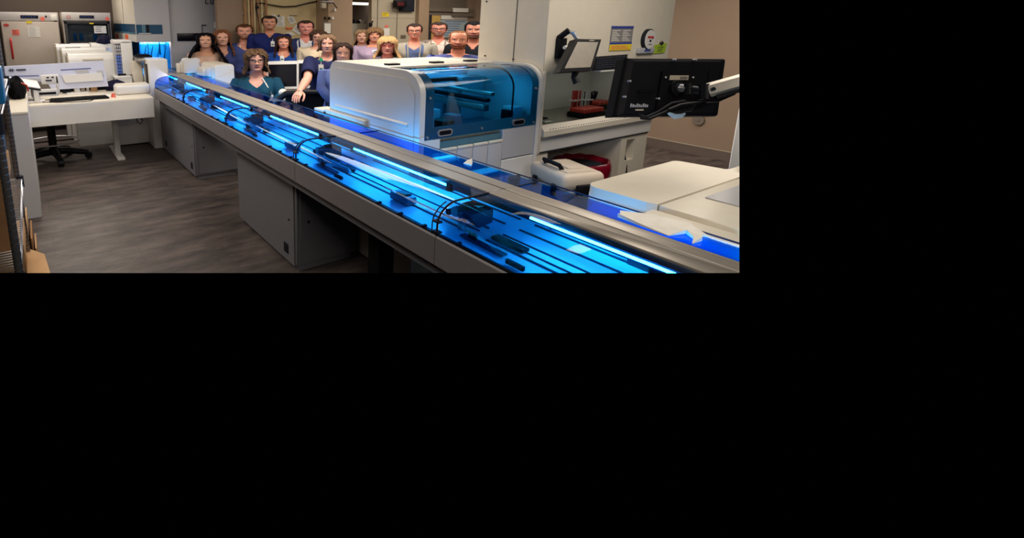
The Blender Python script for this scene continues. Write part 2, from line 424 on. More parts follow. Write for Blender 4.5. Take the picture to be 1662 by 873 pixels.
# loose paper labels on the rear cover
def crumple(name, pts, z, lab):
    mb = MB(); n = len(pts)
    top = [(p[0], p[1], z + .004 + .006 * ((i * 7) % 3)) for i, p in enumerate(pts)]
    bot = [(p[0], p[1], z + .002) for p in pts]
    mb.add(top + bot, [list(range(n)), list(range(n, 2 * n))[::-1]] + [[i, (i + 1) % n, n + (i + 1) % n, n + i] for i in range(n)], PAPER)
    return solo(name, mb, lab, 'paper')
crumple('paper_scrap', [tuple(atZ(x, y, ZC)[:2]) for x, y in ((1006, 343), (1060, 352), (1118, 368), (1152, 386), (1140, 385), (1139, 392), (1123, 397), (1125, 389), (1113, 380), (1085, 384), (1040, 368), (1002, 353), (1007, 348))], 1.010, 'long torn white paper sheet on the rear blue cover, beside the cream analyser')
crumple('paper_scrap', [tuple(atZ(x, y, ZC)[:2]) for x, y in ((752, 266), (758, 263), (766, 262), (767, 266), (765, 270))], 1.010, 'small white paper chip on the rear blue cover near the blue windowed analyser')

# cabinets under the track
def cabinet(y0, y1, label, vents):
    t = thing('track_cabinet', label, 'cabinet', (1.63, (y0 + y1) / 2, 0), 'grey cabinets under the track')
    part(t, 'carcass', MB().box(1.415, 1.90, y0, y1, .045, .69, CABG, .004, 1))
    part(t, 'plinth', MB().box(1.43, 1.86, y0 + .015, y1 - .02, 0, .045, CABG))
    part(t, 'front_panel', MB().box(1.405, 1.416, y0 + .028, y1 - .02, .035, .69, CABG, .002, 1))
    dm = MB().box(1.44, 1.885, y0 - .008, y0 + .001, .065, .688, CABG, .002, 1)
    d_ = part(t, 'side_door', dm)
    mesh_obj('door_lock', MB().cyl((1.50, y0 - .008, .36), (1.50, y0 - .014, .36), .009, BLACK, 14), d_)
    for (yy) in vents:
        v = MB().box(1.402, 1.407, yy, yy + .075, .09, .165, DARKG, .002, 1)
        for k in range(5): v.box(1.400, 1.403, yy + .008, yy + .067, .10 + k * .012, .105 + k * .012, BLACK)
        part(t, 'vent_grille', v)
    part(t, 'panel_lock', MB().cyl((1.405, y0 + .10, .36), (1.400, y0 + .10, .36), .007, BLACK, 12))
    return t
cabinet(2.96, 4.10, 'nearer grey cabinet under the conveyor, with side door and small vent', (3.08,))
cabinet(5.44, 7.10, 'farther grey cabinet under the conveyor, beside the white sit-stand desk', (5.56, 6.80))
cs = thing('caster_wheel', 'small swivel caster on the dark floor under the near end of the conveyor', 'caster', (1.52, 2.12, 0))
part(cs, 'wheel', MB().cyl((1.49, 2.12, .04), (1.55, 2.12, .04), .038, BLACK, 20))
part(cs, 'fork', MB().box(1.482, 1.488, 2.09, 2.15, .03, .10, STEEL).box(1.552, 1.558, 2.09, 2.15, .03, .10, STEEL).box(1.482, 1.558, 2.09, 2.15, .10, .11, STEEL).cyl((1.52, 2.12, .11), (1.52, 2.12, .16), .01, STEEL))
part(cs, 'stem_plate', MB().box(1.47, 1.57, 2.07, 2.17, .16, .69, BLACKM))

# white hood boxes behind the track
def hood(x0, y0, w, zb, zt, dy, label):
    t = thing('hood_module', label, 'machine module', (x0 + w / 2, y0 + dy / 2, 0), 'white hood modules behind the conveyor')
    pr = [(x0, zb), (x0, zt - .05)] + [(x0 + .05 - .05 * math.cos(R(a)), zt - .05 + .05 * math.sin(R(a))) for a in range(15, 91, 15)] + [(x0 + w - .04 + .04 * math.sin(R(a)), zt - .04 + .04 * math.cos(R(a)) - .0) for a in range(0, 91, 15)] + [(x0 + w, zb)]
    part(t, 'hood', MB().prism(pr, 'y', y0, y0 + dy, CREAM, smooth=True))
    part(t, 'front_plate', MB().prism([(x0 + w / 2 + (p[0] - x0 - w / 2) * .97, zb + (p[1] - zb) * .985) for p in pr], 'y', y0 - .008, y0, WHITE))
    part(t, 'side_ledge', MB().box(x0 - .02, x0 + .001, y0 + dy * .25, y0 + dy * .97, max(zb, 1.02), zt - .05, WHITE, .004).box(x0 - .07, x0 - .018, y0 + dy * .5, y0 + dy * 1.0, max(zb, 1.02), zt - .07, CREAM, .005))
    if zb < .9: part(t, 'stand', MB().box(x0 + .01, x0 + w - .01, y0 + .01, y0 + dy, 0, zb, CABG))
hood(1.90, 6.20, .245, .70, 1.18, .55, 'white rounded hood behind the track, beside the woman with long black hair')
hood(1.727, 6.98, .222, 1.018, 1.216, .12, 'white rounded hood behind the track, farther one towards the tall grey instrument')
# module at the far end of the track
em = thing('end_module', 'white upright module closing the far left end of the blue lit conveyor', 'machine module', (1.43, 7.35, 0))
part(em, 'housing', MB().box(1.31, 1.56, 7.12, 7.50, 0, 1.205, WHITE, .02, 3))
part(em, 'top_cap', MB().box(1.22, 1.50, 7.30, 8.0, 1.16, 1.20, STEEL, .004).box(1.18, 1.31, 7.52, 7.98, .70, 1.16, CREAM, .006))
part(em, 'dark_slot', MB().box(1.300, 1.309, 7.18, 7.32, .86, 1.14, SCREEN, .002))
solo('tray', MB().box(1.27, 1.46, 7.58, 7.86, 1.2, 1.222, BLACK, .006).box(1.29, 1.44, 7.6, 7.84, 1.222, 1.235, BLACKM, .005), 'flat black tray resting on top of the white end module', 'tray')

# ------------------------------------------------------------------ blue windowed analyser (N)
an = thing('benchtop_analyser', 'white rounded analyser with big curved blue window beside the conveyor', 'analyser', (2.48, 2.86, 0))
def n_prof(y0, y1, z0, zt, rf, rb):
    return [(y0, z0)] + [(y0 + rf - rf * math.cos(R(a)), zt - rf * .8 + rf * .8 * math.sin(R(a))) for a in range(0, 91, 9)] + [(y1 - rb + rb * math.sin(R(a)), zt - rb + rb * math.cos(R(a))) for a in range(0, 91, 15)] + [(y1, z0)]
side = n_prof(2.318, 3.40, .60, 1.416, .17, .09)
mb = MB()
mb.prism(side, 'x', 1.925, 1.965, WHITE, smooth=True)
part(an, 'left_end_panel', mb)
ins = [(2.86 + (p[0] - 2.86) * .93, 1.0 + (p[1] - 1.0) * .90) for p in n_prof(2.33, 3.40, .62, 1.41, .17, .09)]
part(an, 'side_inset', MB().prism(ins, 'x', 1.918, 1.926, WHITE, smooth=True))
rid = MB()
for (ya, yb, za, zb) in ((2.42, 3.30, 1.072, 1.098),):
    rid.prism([(1.919, za), (1.908, za + .008), (1.908, zb - .008), (1.919, zb)], 'y', ya, yb, WHITE)
part(an, 'side_ridge', rid)
part(an, 'right_end_panel', MB().prism(n_prof(2.318, 3.30, .60, 1.42, .15, .09), 'x', 2.985, 3.022, WHITE, smooth=True))
part(an, 'rear_top', MB().box(1.965, 2.985, 2.76, 3.40, 1.385, 1.412, CREAM, .006).box(1.965, 2.985, 3.30, 3.40, .6, 1.39, WHITE))
for cx_ in (2.12, 2.52, 2.86):
    part(an, 'latch', MB().box(cx_ - .05, cx_ + .05, 2.84, 2.90, 1.412, 1.424, BLACK, .004))
# the window: outer opaque-blue border frame and clear blue middle
def strip_shell(prof, x0, x1, m, t=.004):
    return MB().prism(prof + [(p[0] + t, p[1] - t) for p in prof[::-1]], 'x', x0, x1, m, smooth=True)
wp_ = [(2.326, 1.005)] + [(2.326 + .15 - .15 * math.cos(R(a)), 1.405 - .13 + .13 * math.sin(R(a))) for a in range(0, 91, 9)] + [(2.75, 1.405)]
wmid = [p for p in wp_]
wmid[0] = (2.326, 1.075)
wn = part(an, 'window', strip_shell(wmid, 2.035, 2.925, GLSD))
mesh_obj('window_border', MB().prism([(2.322, 1.003), (2.322, 1.076), (2.33, 1.076), (2.33, 1.003)], 'x', 1.966, 2.984, BLUEBAND), wn)
for a, b_ in ((1.966, 2.036), (2.924, 2.984)):
    w2 = [(p[0] - .003, p[1] + .002) for p in wp_[:11]]; w2[0] = (2.323, 1.07)
    mesh_obj('window_border', strip_shell(w2 + [(2.62, 1.407)], a, b_, BLUEBAND), wn)
def slot_handle(cx_, z):
    m = MB()
    for (rr, mm, y) in ((.022, CHROME, 2.318), (.013, SCREEN, 2.3155)):
        hw = .05 if mm is CHROME else .046
        pts = arc(cx_ + hw - .01, z, rr, -90, 90) + arc(cx_ - hw + .01, z, rr, 90, 270)
        m.prism(pts, 'y', y - .003, y + .004, mm)
    mesh_obj('handle_slot', m, wn, 'chrome ringed slot')
slot_handle(2.13, 1.037); slot_handle(2.80, 1.037)
for (bx, bz) in ((2.0, 1.26), (2.955, 1.26), (1.99, 1.02), (2.96, 1.02), (2.45, 1.03)):
    mesh_obj('screw', MB().cyl((bx, 2.323, bz), (bx, 2.315, bz), .008, CHROME, 12), wn)
part(an, 'door_edge', MB().tube([(2.74, p[0] + .006, p[1] - .006) for p in wp_[:11]] + [(2.74, 2.62, 1.398)], .006, BLACK, 8))
# interior
ib = MB().box(1.97, 2.98, 3.02, 3.05, .95, 1.38, mat('interior_panel', (150, 175, 190), .5)).box(1.97, 2.98, 2.34, 3.02, .93, .975, TEALP)
part(an, 'inner_chamber', ib)
deck = MB()
deck.box(2.60, 2.64, 2.40, 3.0, 1.22, 1.245, STEEL, .004).box(2.56, 2.60, 2.40, 3.0, 1.18, 1.205, BLACK, .004).box(2.54, 2.59, 2.40, 3.0, 1.12, 1.165, STEEL, .004).box(2.26, 2.98, 2.88, 2.91, 1.27, 1.30, BLACK, .004)
part(an, 'inner_rail', deck)
for (a, b_, c, d_, e, f_, m_) in ((2.08, 2.2, 2.5, 2.62, .975, 1.10, WHITE), (2.24, 2.34, 2.46, 2.58, .975, 1.07, BLACK), (2.10, 2.3, 2.40, 2.46, .975, 1.01, TEALP), (2.38, 2.46, 2.5, 2.62, .975, 1.09, TEALP), (2.02, 2.24, 2.72, 2.98, .975, 1.36, WHITE), (2.74, 2.98, 2.82, 2.98, .975, 1.30, GREYW), (2.40, 2.60, 2.70, 2.80, .975, 1.03, STEEL), (2.28, 2.36, 2.62, 2.70, .975, 1.12, GREYW), (2.64, 2.68, 2.40, 2.48, .975, 1.04, TEALP), (2.86, 2.96, 2.42, 2.52, .975, 1.12, WHITE), (2.82, 2.86, 2.42, 2.50, .975, 1.10, BLACK), (2.05, 2.09, 2.38, 2.46, .975, 1.06, WHITE), (2.50, 2.64, 2.40, 2.46, .975, .99, WHITE)):
    part(an, 'inner_unit', MB().box(a, b_, c, d_, e, f_, m_, .006))
area('analyser_inner_lamp', (2.47, 2.50, 1.36), .8, .1, .9, (.6, .95, 1.0))
part(an, 'inner_lamp', MB().box(2.1, 2.9, 2.95, 2.97, 1.36, 1.372, LEDI))
# lower body
lb = MB().box(1.93, 3.02, 2.36, 3.38, .02, .93, WHITE, .004, 1).box(1.93, 2.10, 2.325, 2.36, .55, 1.0, WHITE, .003, 1).box(2.66, 3.018, 2.325, 2.36, .79, 1.0, GREYW, .003, 1)
lb.box(1.93, 2.985, 2.35, 2.5, .93, .975, WHITE)
part(an, 'lower_body', lb)
part(an, 'drawer_recess', MB().box(2.10, 2.66, 2.352, 2.362, .93, .99, STEEL))
for k in range(4):
    xa = 2.102 + k * .139
    part(an, 'drawer', MB().box(xa, xa + .135, 2.318, 2.36, .60, .925, GREYW, .004).box(xa + .002, xa + .133, 2.312, 2.33, .918, .935, CREAM, .004))
part(an, 'lower_panel', MB().box(2.10, 2.658, 2.322, 2.36, .05, .592, WHITE, .003, 1))
dn = part(an, 'lower_door', MB().box(2.664, 3.0, 2.322, 2.36, .05, .782, WHITE, .003, 1))
hm = MB().prism([(2.80 + p[0] * .065, .60 + p[1] * .055) for p in arc(.7, .7, .3, 0, 90, 4) + arc(-.7, .7, .3, 90, 180, 4) + [(-1, -1), (1, -1)]], 'y', 2.316, 2.323, STEEL)
hm.box(2.755, 2.845, 2.312, 2.317, .55, .635, DARKG, .004).box(2.80, 2.825, 2.309, 2.314, .56, .63, SCREEN, .003)
mesh_obj('door_latch', hm, dn, 'steel recessed latch')
part(an, 'cream_ledge', MB().box(1.893, 1.924, 2.86, 3.45, .99, 1.045, CREAM, .012, 3).box(1.893, 2.02, 3.402, 3.6, .99, 1.03, CREAM, .006))

# ------------------------------------------------------------------ tall analyser with bench and wall monitor
ta = thing('tall_analyser', 'tall cream laboratory instrument with sliding window bench, right of the blue windowed analyser', 'analyser', (3.85, 2.7, 0))
XL, XR2 = 3.028, 4.655
up_ = MB().box(XL, XR2, 2.33, 2.96, 1.365, 2.55, CREAM, .003, 1)
part(ta, 'upper_housing', up_)
part(ta, 'seam_line', MB().box(XL - .003, XL, 2.60, 2.604, 1.42, 2.5, SEAM))
for (yy, zz) in ((2.60, 1.44), (2.88, 1.45), (2.9, 1.86)): part(ta, 'screw', MB().cyl((XL, yy, zz), (XL - .006, yy, zz), .006, BLACK, 10))
bm = MB().box(XL, 4.56, 2.93, 2.96, .93, 1.365, WHITE).box(XL, XL + .02, 2.35, 2.93, .93, 1.365, WHITE).box(XL, 4.56, 2.36, 2.93, .925, .945, STEEL)
bm.box(4.50, 4.56, 2.36, 2.93, .94, 1.365, WHITE)
part(ta, 'bench_recess', bm)
part(ta, 'bench_fill_strip', MB().box(3.2, 4.4, 2.60, 2.66, 1.35, 1.362, BENCHFILL))  # added glowing strip that brightens the closed recess
part(ta, 'sash_window', MB().box(XL + .02, 4.54, 2.338, 2.343, .985, 1.362, CLEAR))
part(ta, 'corner_post', MB().box(XL - .002, XL + .025, 2.318, 2.36, .78, 1.37, CREAM, .004))
sl = MB().prism([(2.335, .985), (2.30, .945), (2.30, .905), (2.335, .905)], 'x', XL + .03, 4.52, CREAM)
for k in range(46): sl.box(XL + .1 + k * .03, XL + .112 + k * .03, 2.305, 2.312, .948, .955, BLACK)
part(ta, 'sill', sl)
part(ta, 'apron', MB().box(XL, 4.54, 2.33, 2.93, .785, .905, WHITE, .003, 1).box(XL + .03, 4.5, 2.325, 2.331, .778, .785, SEAM))
pr_ = MB().box(XL, 3.17, 2.335, 2.93, .02, .785, CREAM, .003, 1).box(3.17, 4.12, 2.88, 2.93, .02, .785, GREYW)
pr_.box(4.12, 4.20, 2.335, 2.93, .02, .785, CREAM).box(4.33, 4.51, 2.335, 2.93, .02, .785, CREAM).box(4.20, 4.33, 2.335, 2.93, .02, .56, CREAM).box(4.20, 4.33, 2.335, 2.93, .745, .785, CREAM).box(4.20, 4.33, 2.43, 2.93, .56, .745, GREYW)
part(ta, 'lower_pier', pr_)
pm = part(ta, 'power_socket', MB().box(4.20, 4.275, 2.37, 2.43, .60, .70, BLACK, .008).cyl((4.215, 2.36, .72), (4.215, 2.42, .72), .01, BLACK))
mesh_obj('power_cord', MB().tube([(4.25, 2.37, .61), (4.25, 2.34, .52), (4.25, 2.325, .4), (4.24, 2.32, .1)], .007, BLACK, 8), pm)
part(ta, 'port_knob', MB().box(3.90, 3.97, 2.85, 2.88, .70, .75, BLUEI, .006).tube([(3.95, 2.86, .725), (3.99, 2.80, .725), (3.99, 2.78, .725)], .026, BLACK, 12))
pw = MB().box(3.08, 3.24, 2.80, 2.92, 1.03, 1.12, WHITE, .004).box(3.10, 3.22, 2.795, 2.80, 1.04, 1.07, BLACK)
part(ta, 'inner_fitting', pw)
part(ta, 'black_mat', MB().box(3.06, 3.52, 2.62, 2.86, .945, .955, BLACK, .003).box(3.06, 4.5, 2.352, 2.372, .946, .956, DARKG))
# things in the bench
def tri(mb, cx_, y, cz, s, m): mb.prism([(cx_ - s, cz - s * .8), (cx_ + s, cz - s * .8), (cx_, cz + s)], 'y', y - .003, y, m)
wm = MB(); tri(wm, 3.27, 2.928, 1.16, .05, YEL); wm.box(3.267, 3.273, 2.921, 2.925, 1.14, 1.17, BLACK)
solo('warning_sticker', wm, 'yellow triangular warning sticker inside the bench window', 'sticker')
def tube_rack(x, y, z, n, label, cols, h=.13):
    t = thing('tube_rack', label, 'rack', (x, y, z), 'racks on the bench behind the sash window')
    part(t, 'rack_frame', MB().box(x - .05, x + .05, y - .03, y + .03, z, z + .02, BLACK, .003).box(x - .05, x + .05, y - .03, y + .03, z + h * .55, z + h * .62, WHITE, .003))
    for i in range(n):
        xx = x - .04 + .08 * i / max(1, n - 1); yy = y - .012 + .024 * (i % 2)
        part(t, 'tube', MB().cyl((xx, yy, z + .01), (xx, yy, z + h), .008, cols[i % len(cols)], 8))
RTUBE = mat('red_tube', (190, 60, 50), .35)
tube_rack(atY(934, 160, 2.66).x, 2.66, .945, 5, 'upright rack of red capped tubes behind the sash window', [RTUBE, RTUBE], .20)
tube_rack(atY(950, 160, 2.70).x + .03, 2.70, .945, 5, 'rack of pale and dark tubes just right of the red tubes', [WHITE, BLACK, GREYW], .17)
BX = atY(950, 172, 2.46).x - 3.72
MBx = Matrix.Translation((BX, 0, 0))
b1 = MB().box(3.72, 4.02, 2.46, 2.62, .945, .985, BLACK, .004)
for k in range(5): b1.box(3.735 + k * .055, 3.78 + k * .055, 2.47, 2.61, .985, 1.02, RTUBE, .006)
b1.v = [MBx @ v for v in b1.v]
solo('reagent_tray', b1, 'low black tray of red reagent packs at the front of the bench', 'tray', 'red reagent trays on the bench')
b2 = MB().box(4.26, 4.49, 2.66, 2.82, .945, .985, BLACK, .004)
for k in range(4): b2.box(4.27 + k * .055, 4.315 + k * .055, 2.67, 2.81, .985, 1.015, RTUBE, .006)
solo('reagent_tray', b2, 'low black tray of red reagent packs at the back right of the bench', 'tray', 'red reagent trays on the bench')
solo('marker_pen', MB().box(3.33, 3.42, 2.50, 2.53, .945, .957, WHITE, .004), 'short white marker lying on the bench left part', 'pen')
solo('microscope_arm', MB().tube([(4.19, 2.78, .945), (4.19, 2.78, 1.06), (4.23, 2.76, 1.09), (4.31, 2.74, 1.08)], .014, GREYW, 10).box(4.15, 4.23, 2.74, 2.82, .945, .965, BLACK, .004).cyl((4.30, 2.73, 1.10), (4.31, 2.75, 1.04), .022, DARKG, 12), 'small grey jointed fixture standing among the tube racks', 'fixture')
# monitor on the wall arm
wmn = thing('wall_monitor', 'tilted touch screen with black bezel mounted on the cream instrument front', 'monitor', (3.40, 2.26, 1.40))
a = atY(935, 63, 2.16); b_ = atY(976, 64, 2.24); c = atY(961, 114, 2.10); d_ = atY(908, 117, 2.02)
def quadslab(mb, P4, t, m, inset=0, dt=0):
    P4 = [Vector(p) for p in P4]; ctr = sum(P4, Vector()) / 4
    n = (P4[1] - P4[0]).cross(P4[3] - P4[0]).normalized()
    if n.dot(CAM - ctr) < 0: n = -n
    Q = [p + (ctr - p) * inset for p in P4]
    vs = [q + n * dt for q in Q] + [q + n * (dt - t) for q in Q]
    mb.add(vs, [(0, 1, 2, 3), (7, 6, 5, 4), (0, 4, 5, 1), (1, 5, 6, 2), (2, 6, 7, 3), (3, 7, 4, 0)], m); return mb
mq = (a, b_, c, d_)
part(wmn, 'bezel', quadslab(MB(), mq, .045, BLACK))
part(wmn, 'screen', quadslab(MB(), mq, .003, PALESCR, .2, .002))
part(wmn, 'badge', quadslab(MB(), [a.lerp(b_, .55) .lerp(d_, .03), a.lerp(b_, .75).lerp(d_, .03), a.lerp(b_, .75).lerp(d_, .07), a.lerp(b_, .55).lerp(d_, .07)], .002, PALESCR, 0, .004))
m0 = (a + d_) / 2 + Vector((.02, .05, 0))
arm = MB().box(3.13, 3.22, 2.30, 2.33, 1.46, 1.60, BLACK, .005)
arm.tube([(3.17, 2.29, 1.64), (3.19, 2.24, 1.64), (3.27, 2.18, 1.50), m0 + Vector((.06, .02, 0))], .016, CHROME, 12).cyl((3.15, 2.32, 1.60), (3.17, 2.26, 1.655), .02, BLACK)
arm.tube([(3.24, 2.30, 1.55), (3.28, 2.22, 1.57), m0 + Vector((.06, .04, .04))], .012, WHITE, 10)
part(wmn, 'mount_arm', arm)
sc_ = (c + d_) / 2 + Vector((.02, .02, -.01))
part(wmn, 'barcode_scanner', MB().tube([sc_, sc_ + Vector((0, .01, -.03)), sc_ + Vector((.01, -.01, -.07))], [.022, .018, .024], BLACK, 10))
# keyboard, poster, clock, notes
kb = MB(); ka, kb_ = atY(966, 92, 2.29), atY(1018, 89, 2.29); kc = atY(964, 114, 2.25)
pk = [ka, atY(1019, 88, 2.29), atY(1016, 110, 2.25), kc]
kt = thing('keyboard', 'black keyboard standing against the cream instrument front, under the poster', 'keyboard', (3.8, 2.29, 1.36))
part(kt, 'keyboard_body', quadslab(MB(), pk, .018, BLACK))
km = MB()
for r_ in range(5):
    for c_ in range(15):
        u0, u1 = (c_ + .12 + .6) / 16.2, (c_ + .92 + .6) / 16.2; v0, v1 = (r_ + .25 + .5) / 6.1, (r_ + 1.0 + .5) / 6.1
        q = [pk[0].lerp(pk[1], u).lerp(pk[3].lerp(pk[2], u), v) for u, v in ((u0, v0), (u1, v0), (u1, v1), (u0, v1))]
        quadslab(km, q, .004, DARKG, 0, .004)
ko = part(kt, 'keycaps', km); ko['kind'] = 'stuff'
part(kt, 'support_lip', MB().box(3.58, 4.0, 2.25, 2.33, 1.352, 1.362, WHITE))
ps = MB(); pa, pb = atY(991, 43, 2.33), atY(1027, 81, 2.33)
Yf = 2.326
pa = Vector((3.775, 0, 1.684)); pb = Vector((4.07, 0, 1.495))
ps.box(pa.x, pb.x, Yf, 2.33, pb.z, pa.z, mat('grey_poster_print', (128, 124, 124), .6, var=.1, scale=40))
ps.box(pa.x, pb.x, Yf - .002, Yf, 1.665, 1.684, BLUEI).box(pa.x, pb.x, Yf - .002, Yf, 1.545, 1.56, BLUEI).box(pa.x, pb.x, Yf - .002, Yf, 1.498, 1.545, YEL)
for i in range(7):
    for h_ in (0, 1): ps.box(pa.x + .015 + h_ * .14, pa.x + .12 + h_ * .14 - .02 * (i % 3), Yf - .0025, Yf, 1.572 + i * .0125, 1.577 + i * .0125, PAPER)
for i in range(3): ps.box(pa.x + .02, pb.x - .03 - .03 * i, Yf - .003, Yf - .002, 1.508 + i * .011, 1.512 + i * .011, PINK)
solo('safety_poster', ps, 'poster with blue headed grey columns and a yellow foot strip on the cream instrument', 'poster')
ck = thing('round_gauge', 'round white wall gauge with dark rim and red print beside the poster', 'gauge', (4.285, 2.32, 1.58))
part(ck, 'rim', MB().cyl((4.285, 2.33, 1.578), (4.285, 2.304, 1.578), .084, DARKG, 32))
dial = MB().cyl((4.285, 2.301, 1.578), (4.285, 2.298, 1.578), .076, WHITE, 32)
for i in range(4): dial.box(4.245 + i * .022, 4.262 + i * .022, 2.296, 2.298, 1.588, 1.606, RED)
dial.box(4.275, 4.30, 2.296, 2.298, 1.56, 1.575, BLACK).box(4.262, 4.318, 2.296, 2.298, 1.538, 1.542, TEXT)
dial.prism([(4.30, 1.578), (4.335, 1.588), (4.333, 1.594)], 'y', 2.2965, 2.298, BLACK)
part(ck, 'dial', dial)
bxm = MB().box(4.155, 4.385, 2.305, 2.33, 1.468, 1.512, GREYW, .003)
for i in range(3): bxm.box(4.235 + i * .03, 4.256 + i * .03, 2.302, 2.306, 1.482, 1.50, BLUEI)
solo('tape_strip', bxm, 'grey label strip with three blue characters below the round gauge', 'label')
nq = MB(); quadslab(nq, [(4.41, 2.322, 1.53), (4.60, 2.322, 1.545), (4.58, 2.322, 1.465), (4.40, 2.322, 1.46)], .004, GRN)
for i in range(3): nq.box(4.46, 4.53 + .01 * i, 2.319, 2.322, 1.48 + i * .015, 1.483 + i * .015, TEXT)
nq.cyl((4.50, 2.325, 1.54), (4.50, 2.305, 1.55), .012, DARKG).box(4.49, 4.51, 2.312, 2.322, 1.53, 1.565, STEEL, .003)
solo('lime_note', nq, 'lime green note held by a metal clip on the cream instrument front', 'note')

# cooler on a low cart, red bag bin
cl = thing('cooler_box', 'beige hard cooler with black handle standing in front of the cream instrument', 'cooler', (2.99, 2.04, .34))
Mc = Matrix.Translation((2.92, 2.0, 0)) @ Matrix.Rotation(R(-17), 4, 'Z') @ Matrix.Diagonal((.88, .84, .98, 1))
part(cl, 'tub', MB().box(-.165, .165, -.205, .205, .36, .68, COOL, .03, 3, M=Mc).box(-.175, .175, -.215, .215, .655, .685, COOL, .008, 2, M=Mc))
part(cl, 'lid', MB().box(-.18, .18, -.22, .22, .69, .80, COOL, .04, 4, M=Mc).box(-.12, .12, -.17, .17, .798, .807, COOL, .004, M=Mc).box(-.06, .06, -.1, .1, .806, .814, COOL, .004, M=Mc))
hp = [Mc @ Vector(p) for p in ((-.10, .10, .80), (-.13, .10, .835), (-.13, -.09, .835), (-.10, -.09, .80))]
part(cl, 'carry_handle', MB().tube(hp, .014, BLACK, 8), 'black carry handle')
for yy in (-.12, .12): part(cl, 'latch', MB().box(-.195, -.172, yy - .02, yy + .02, .645, .72, BLACK, .004, M=Mc))
part(cl, 'end_grip', MB().box(-.07, .07, -.245, -.212, .66, .73, BLACK, .008, M=Mc), 'black end grip')
ct = thing('low_cart', 'low grey cart carrying the beige cooler, hidden behind the conveyor', 'cart', (2.99, 2.02, 0))
part(ct, 'platform', MB().box(-.2, .2, -.24, .24, .33, .358, GREYW, .006, M=Mc))
for sx in (-.17, .17):
    for sy in (-.2, .2): part(ct, 'leg', MB().tube([Mc @ Vector((sx, sy, 0)), Mc @ Vector((sx, sy, .33))], .012, STEEL, 8))
bn = thing('waste_bin', 'waste bin lined with a red biohazard bag under the cream instrument', 'bin', (3.72, 2.42, 0))
def ring(cx_, cy_, z, rx, ry, n=24, wob=0, ph=0): return [(cx_ + rx * math.cos(2 * math.pi * j / n) * (1 + wob * math.sin(5 * j + ph)), cy_ + ry * math.sin(2 * math.pi * j / n) * (1 + wob * math.cos(4 * j + ph)), z + wob * .25 * math.sin(3 * j + ph)) for j in range(n)]
part(bn, 'bin_body', MB().loft([ring(3.72, 2.42, z, r_, r_ * .8) for z, r_ in ((0, .19), (.3, .21), (.58, .23))], DARKG))
part(bn, 'red_bag', MB().loft([ring(3.72, 2.42, z, r_, r_ * .8, wob=wb, ph=z * 9) for z, r_, wb in ((.38, .245, .01), (.5, .262, .03), (.58, .268, .04), (.61, .255, .03), (.62, .235, .02), (.58, .20, .02), (.42, .17, .02), (.30, .1, 0))], BAG), 'crumpled red bag')

# ------------------------------------------------------------------ big monitor in the foreground on its arm
bg = thing('arm_monitor', 'large black monitor seen from behind, held by a silver arm at right', 'monitor', atK(1090, 145, 2.35))
kk = lambda px, py, k: atK(px, py, k)
mc = [kk(1019, 94, 2.28), kk(1179, 95, 2.34), kk(1166, 189, 2.33), kk(1000, 190, 2.27)]
n_ = (mc[1] - mc[0]).cross(mc[3] - mc[0]).normalized()
if n_.dot(CAM - mc[0]) < 0: n_ = -n_
def rq(P4, ins, dt):
    ctr = sum(P4, Vector()) / 4; return [p + (ctr - p) * ins + n_ * dt for p in P4]
shell = MB()
def rrect(P4, rad, n=5):
    out = []
    for i in range(4):
        p = P4[i]; a_ = (P4[i - 1] - p); b2 = (P4[(i + 1) % 4] - p)
        pa_, pb_ = p + a_.normalized() * rad, p + b2.normalized() * rad
        for j in range(n + 1):
            t = j / n; out.append(pa_ * (1 - t) ** 2 + p * 2 * t * (1 - t) + pb_ * t * t)
    return out
shell.loft([rrect(rq(mc, 0, -.045), .012), rrect(rq(mc, 0, -.012), .012), rrect(rq(mc, .02, 0), .012), rrect(rq(mc, .12, .004), .01)], BLACK, smooth=False)
part(bg, 'rear_shell', shell)
part(bg, 'side_band', MB().loft([rrect(rq([mc[0] - RT * .012, mc[0] + RT * .02, mc[3] + RT * .02, mc[3] - RT * .014], 0, -.06), .004), rrect(rq([mc[0] - RT * .012, mc[0] + RT * .012, mc[3] + RT * .012, mc[3] - RT * .014], 0, -.008), .004)], BLACKM, smooth=False))
part(bg, 'screen', MB().loft([rq(mc, .03, -.046), rq(mc, .03, -.049)], SCREEN, smooth=False))
def onmon(u, v, dt=.005):
    return mc[0].lerp(mc[1], u).lerp(mc[3].lerp(mc[2], u), v) + n_ * dt
for (px, py) in ((1084, 97), (1118, 97), (1017, 132), (1014, 157), (1073, 126), (1118, 126), (1068, 160)):
    u = (px - 1010) / 165; v = (py - 94) / 95
    o_ = onmon(u, v, .003); part(bg, 'screw', MB().cyl(o_, o_ + n_ * .018, .0045, GREYW, 10))
def mrect(mb, px0, py0, px1, py1, m, t=.003, base=.006):
    q = [onmon((x - 1012) / 162, (y - 94) / 95.5, base) for x, y in ((px0, py0), (px1, py0), (px1, py1), (px0, py1))]
    mb.add(q + [p + n_ * t for p in q], [(0, 1, 2, 3), (7, 6, 5, 4), (0, 4, 5, 1), (1, 5, 6, 2), (2, 6, 7, 3), (3, 7, 4, 0)], m); return mb
lm = mrect(MB(), 1080, 123, 1110, 130.5, PALEW, .003, .018)
for i in range(5): mrect(lm, 1097 + i * 2.4, 125, 1098.4 + i * 2.4, 129.5, TEXT, .001, .021)
part(bg, 'rating_label', lm, 'silver label')
lm = MB()
for i in range(9): mrect(lm, 1029 + i * 3.2, 168 + (i % 3), 1031.2 + i * 3.2, 174, GREYW, .0015)
mrect(lm, 1038, 177, 1051, 179.5, PALEW, .0015)
part(bg, 'port_print', lm, 'white port markings')
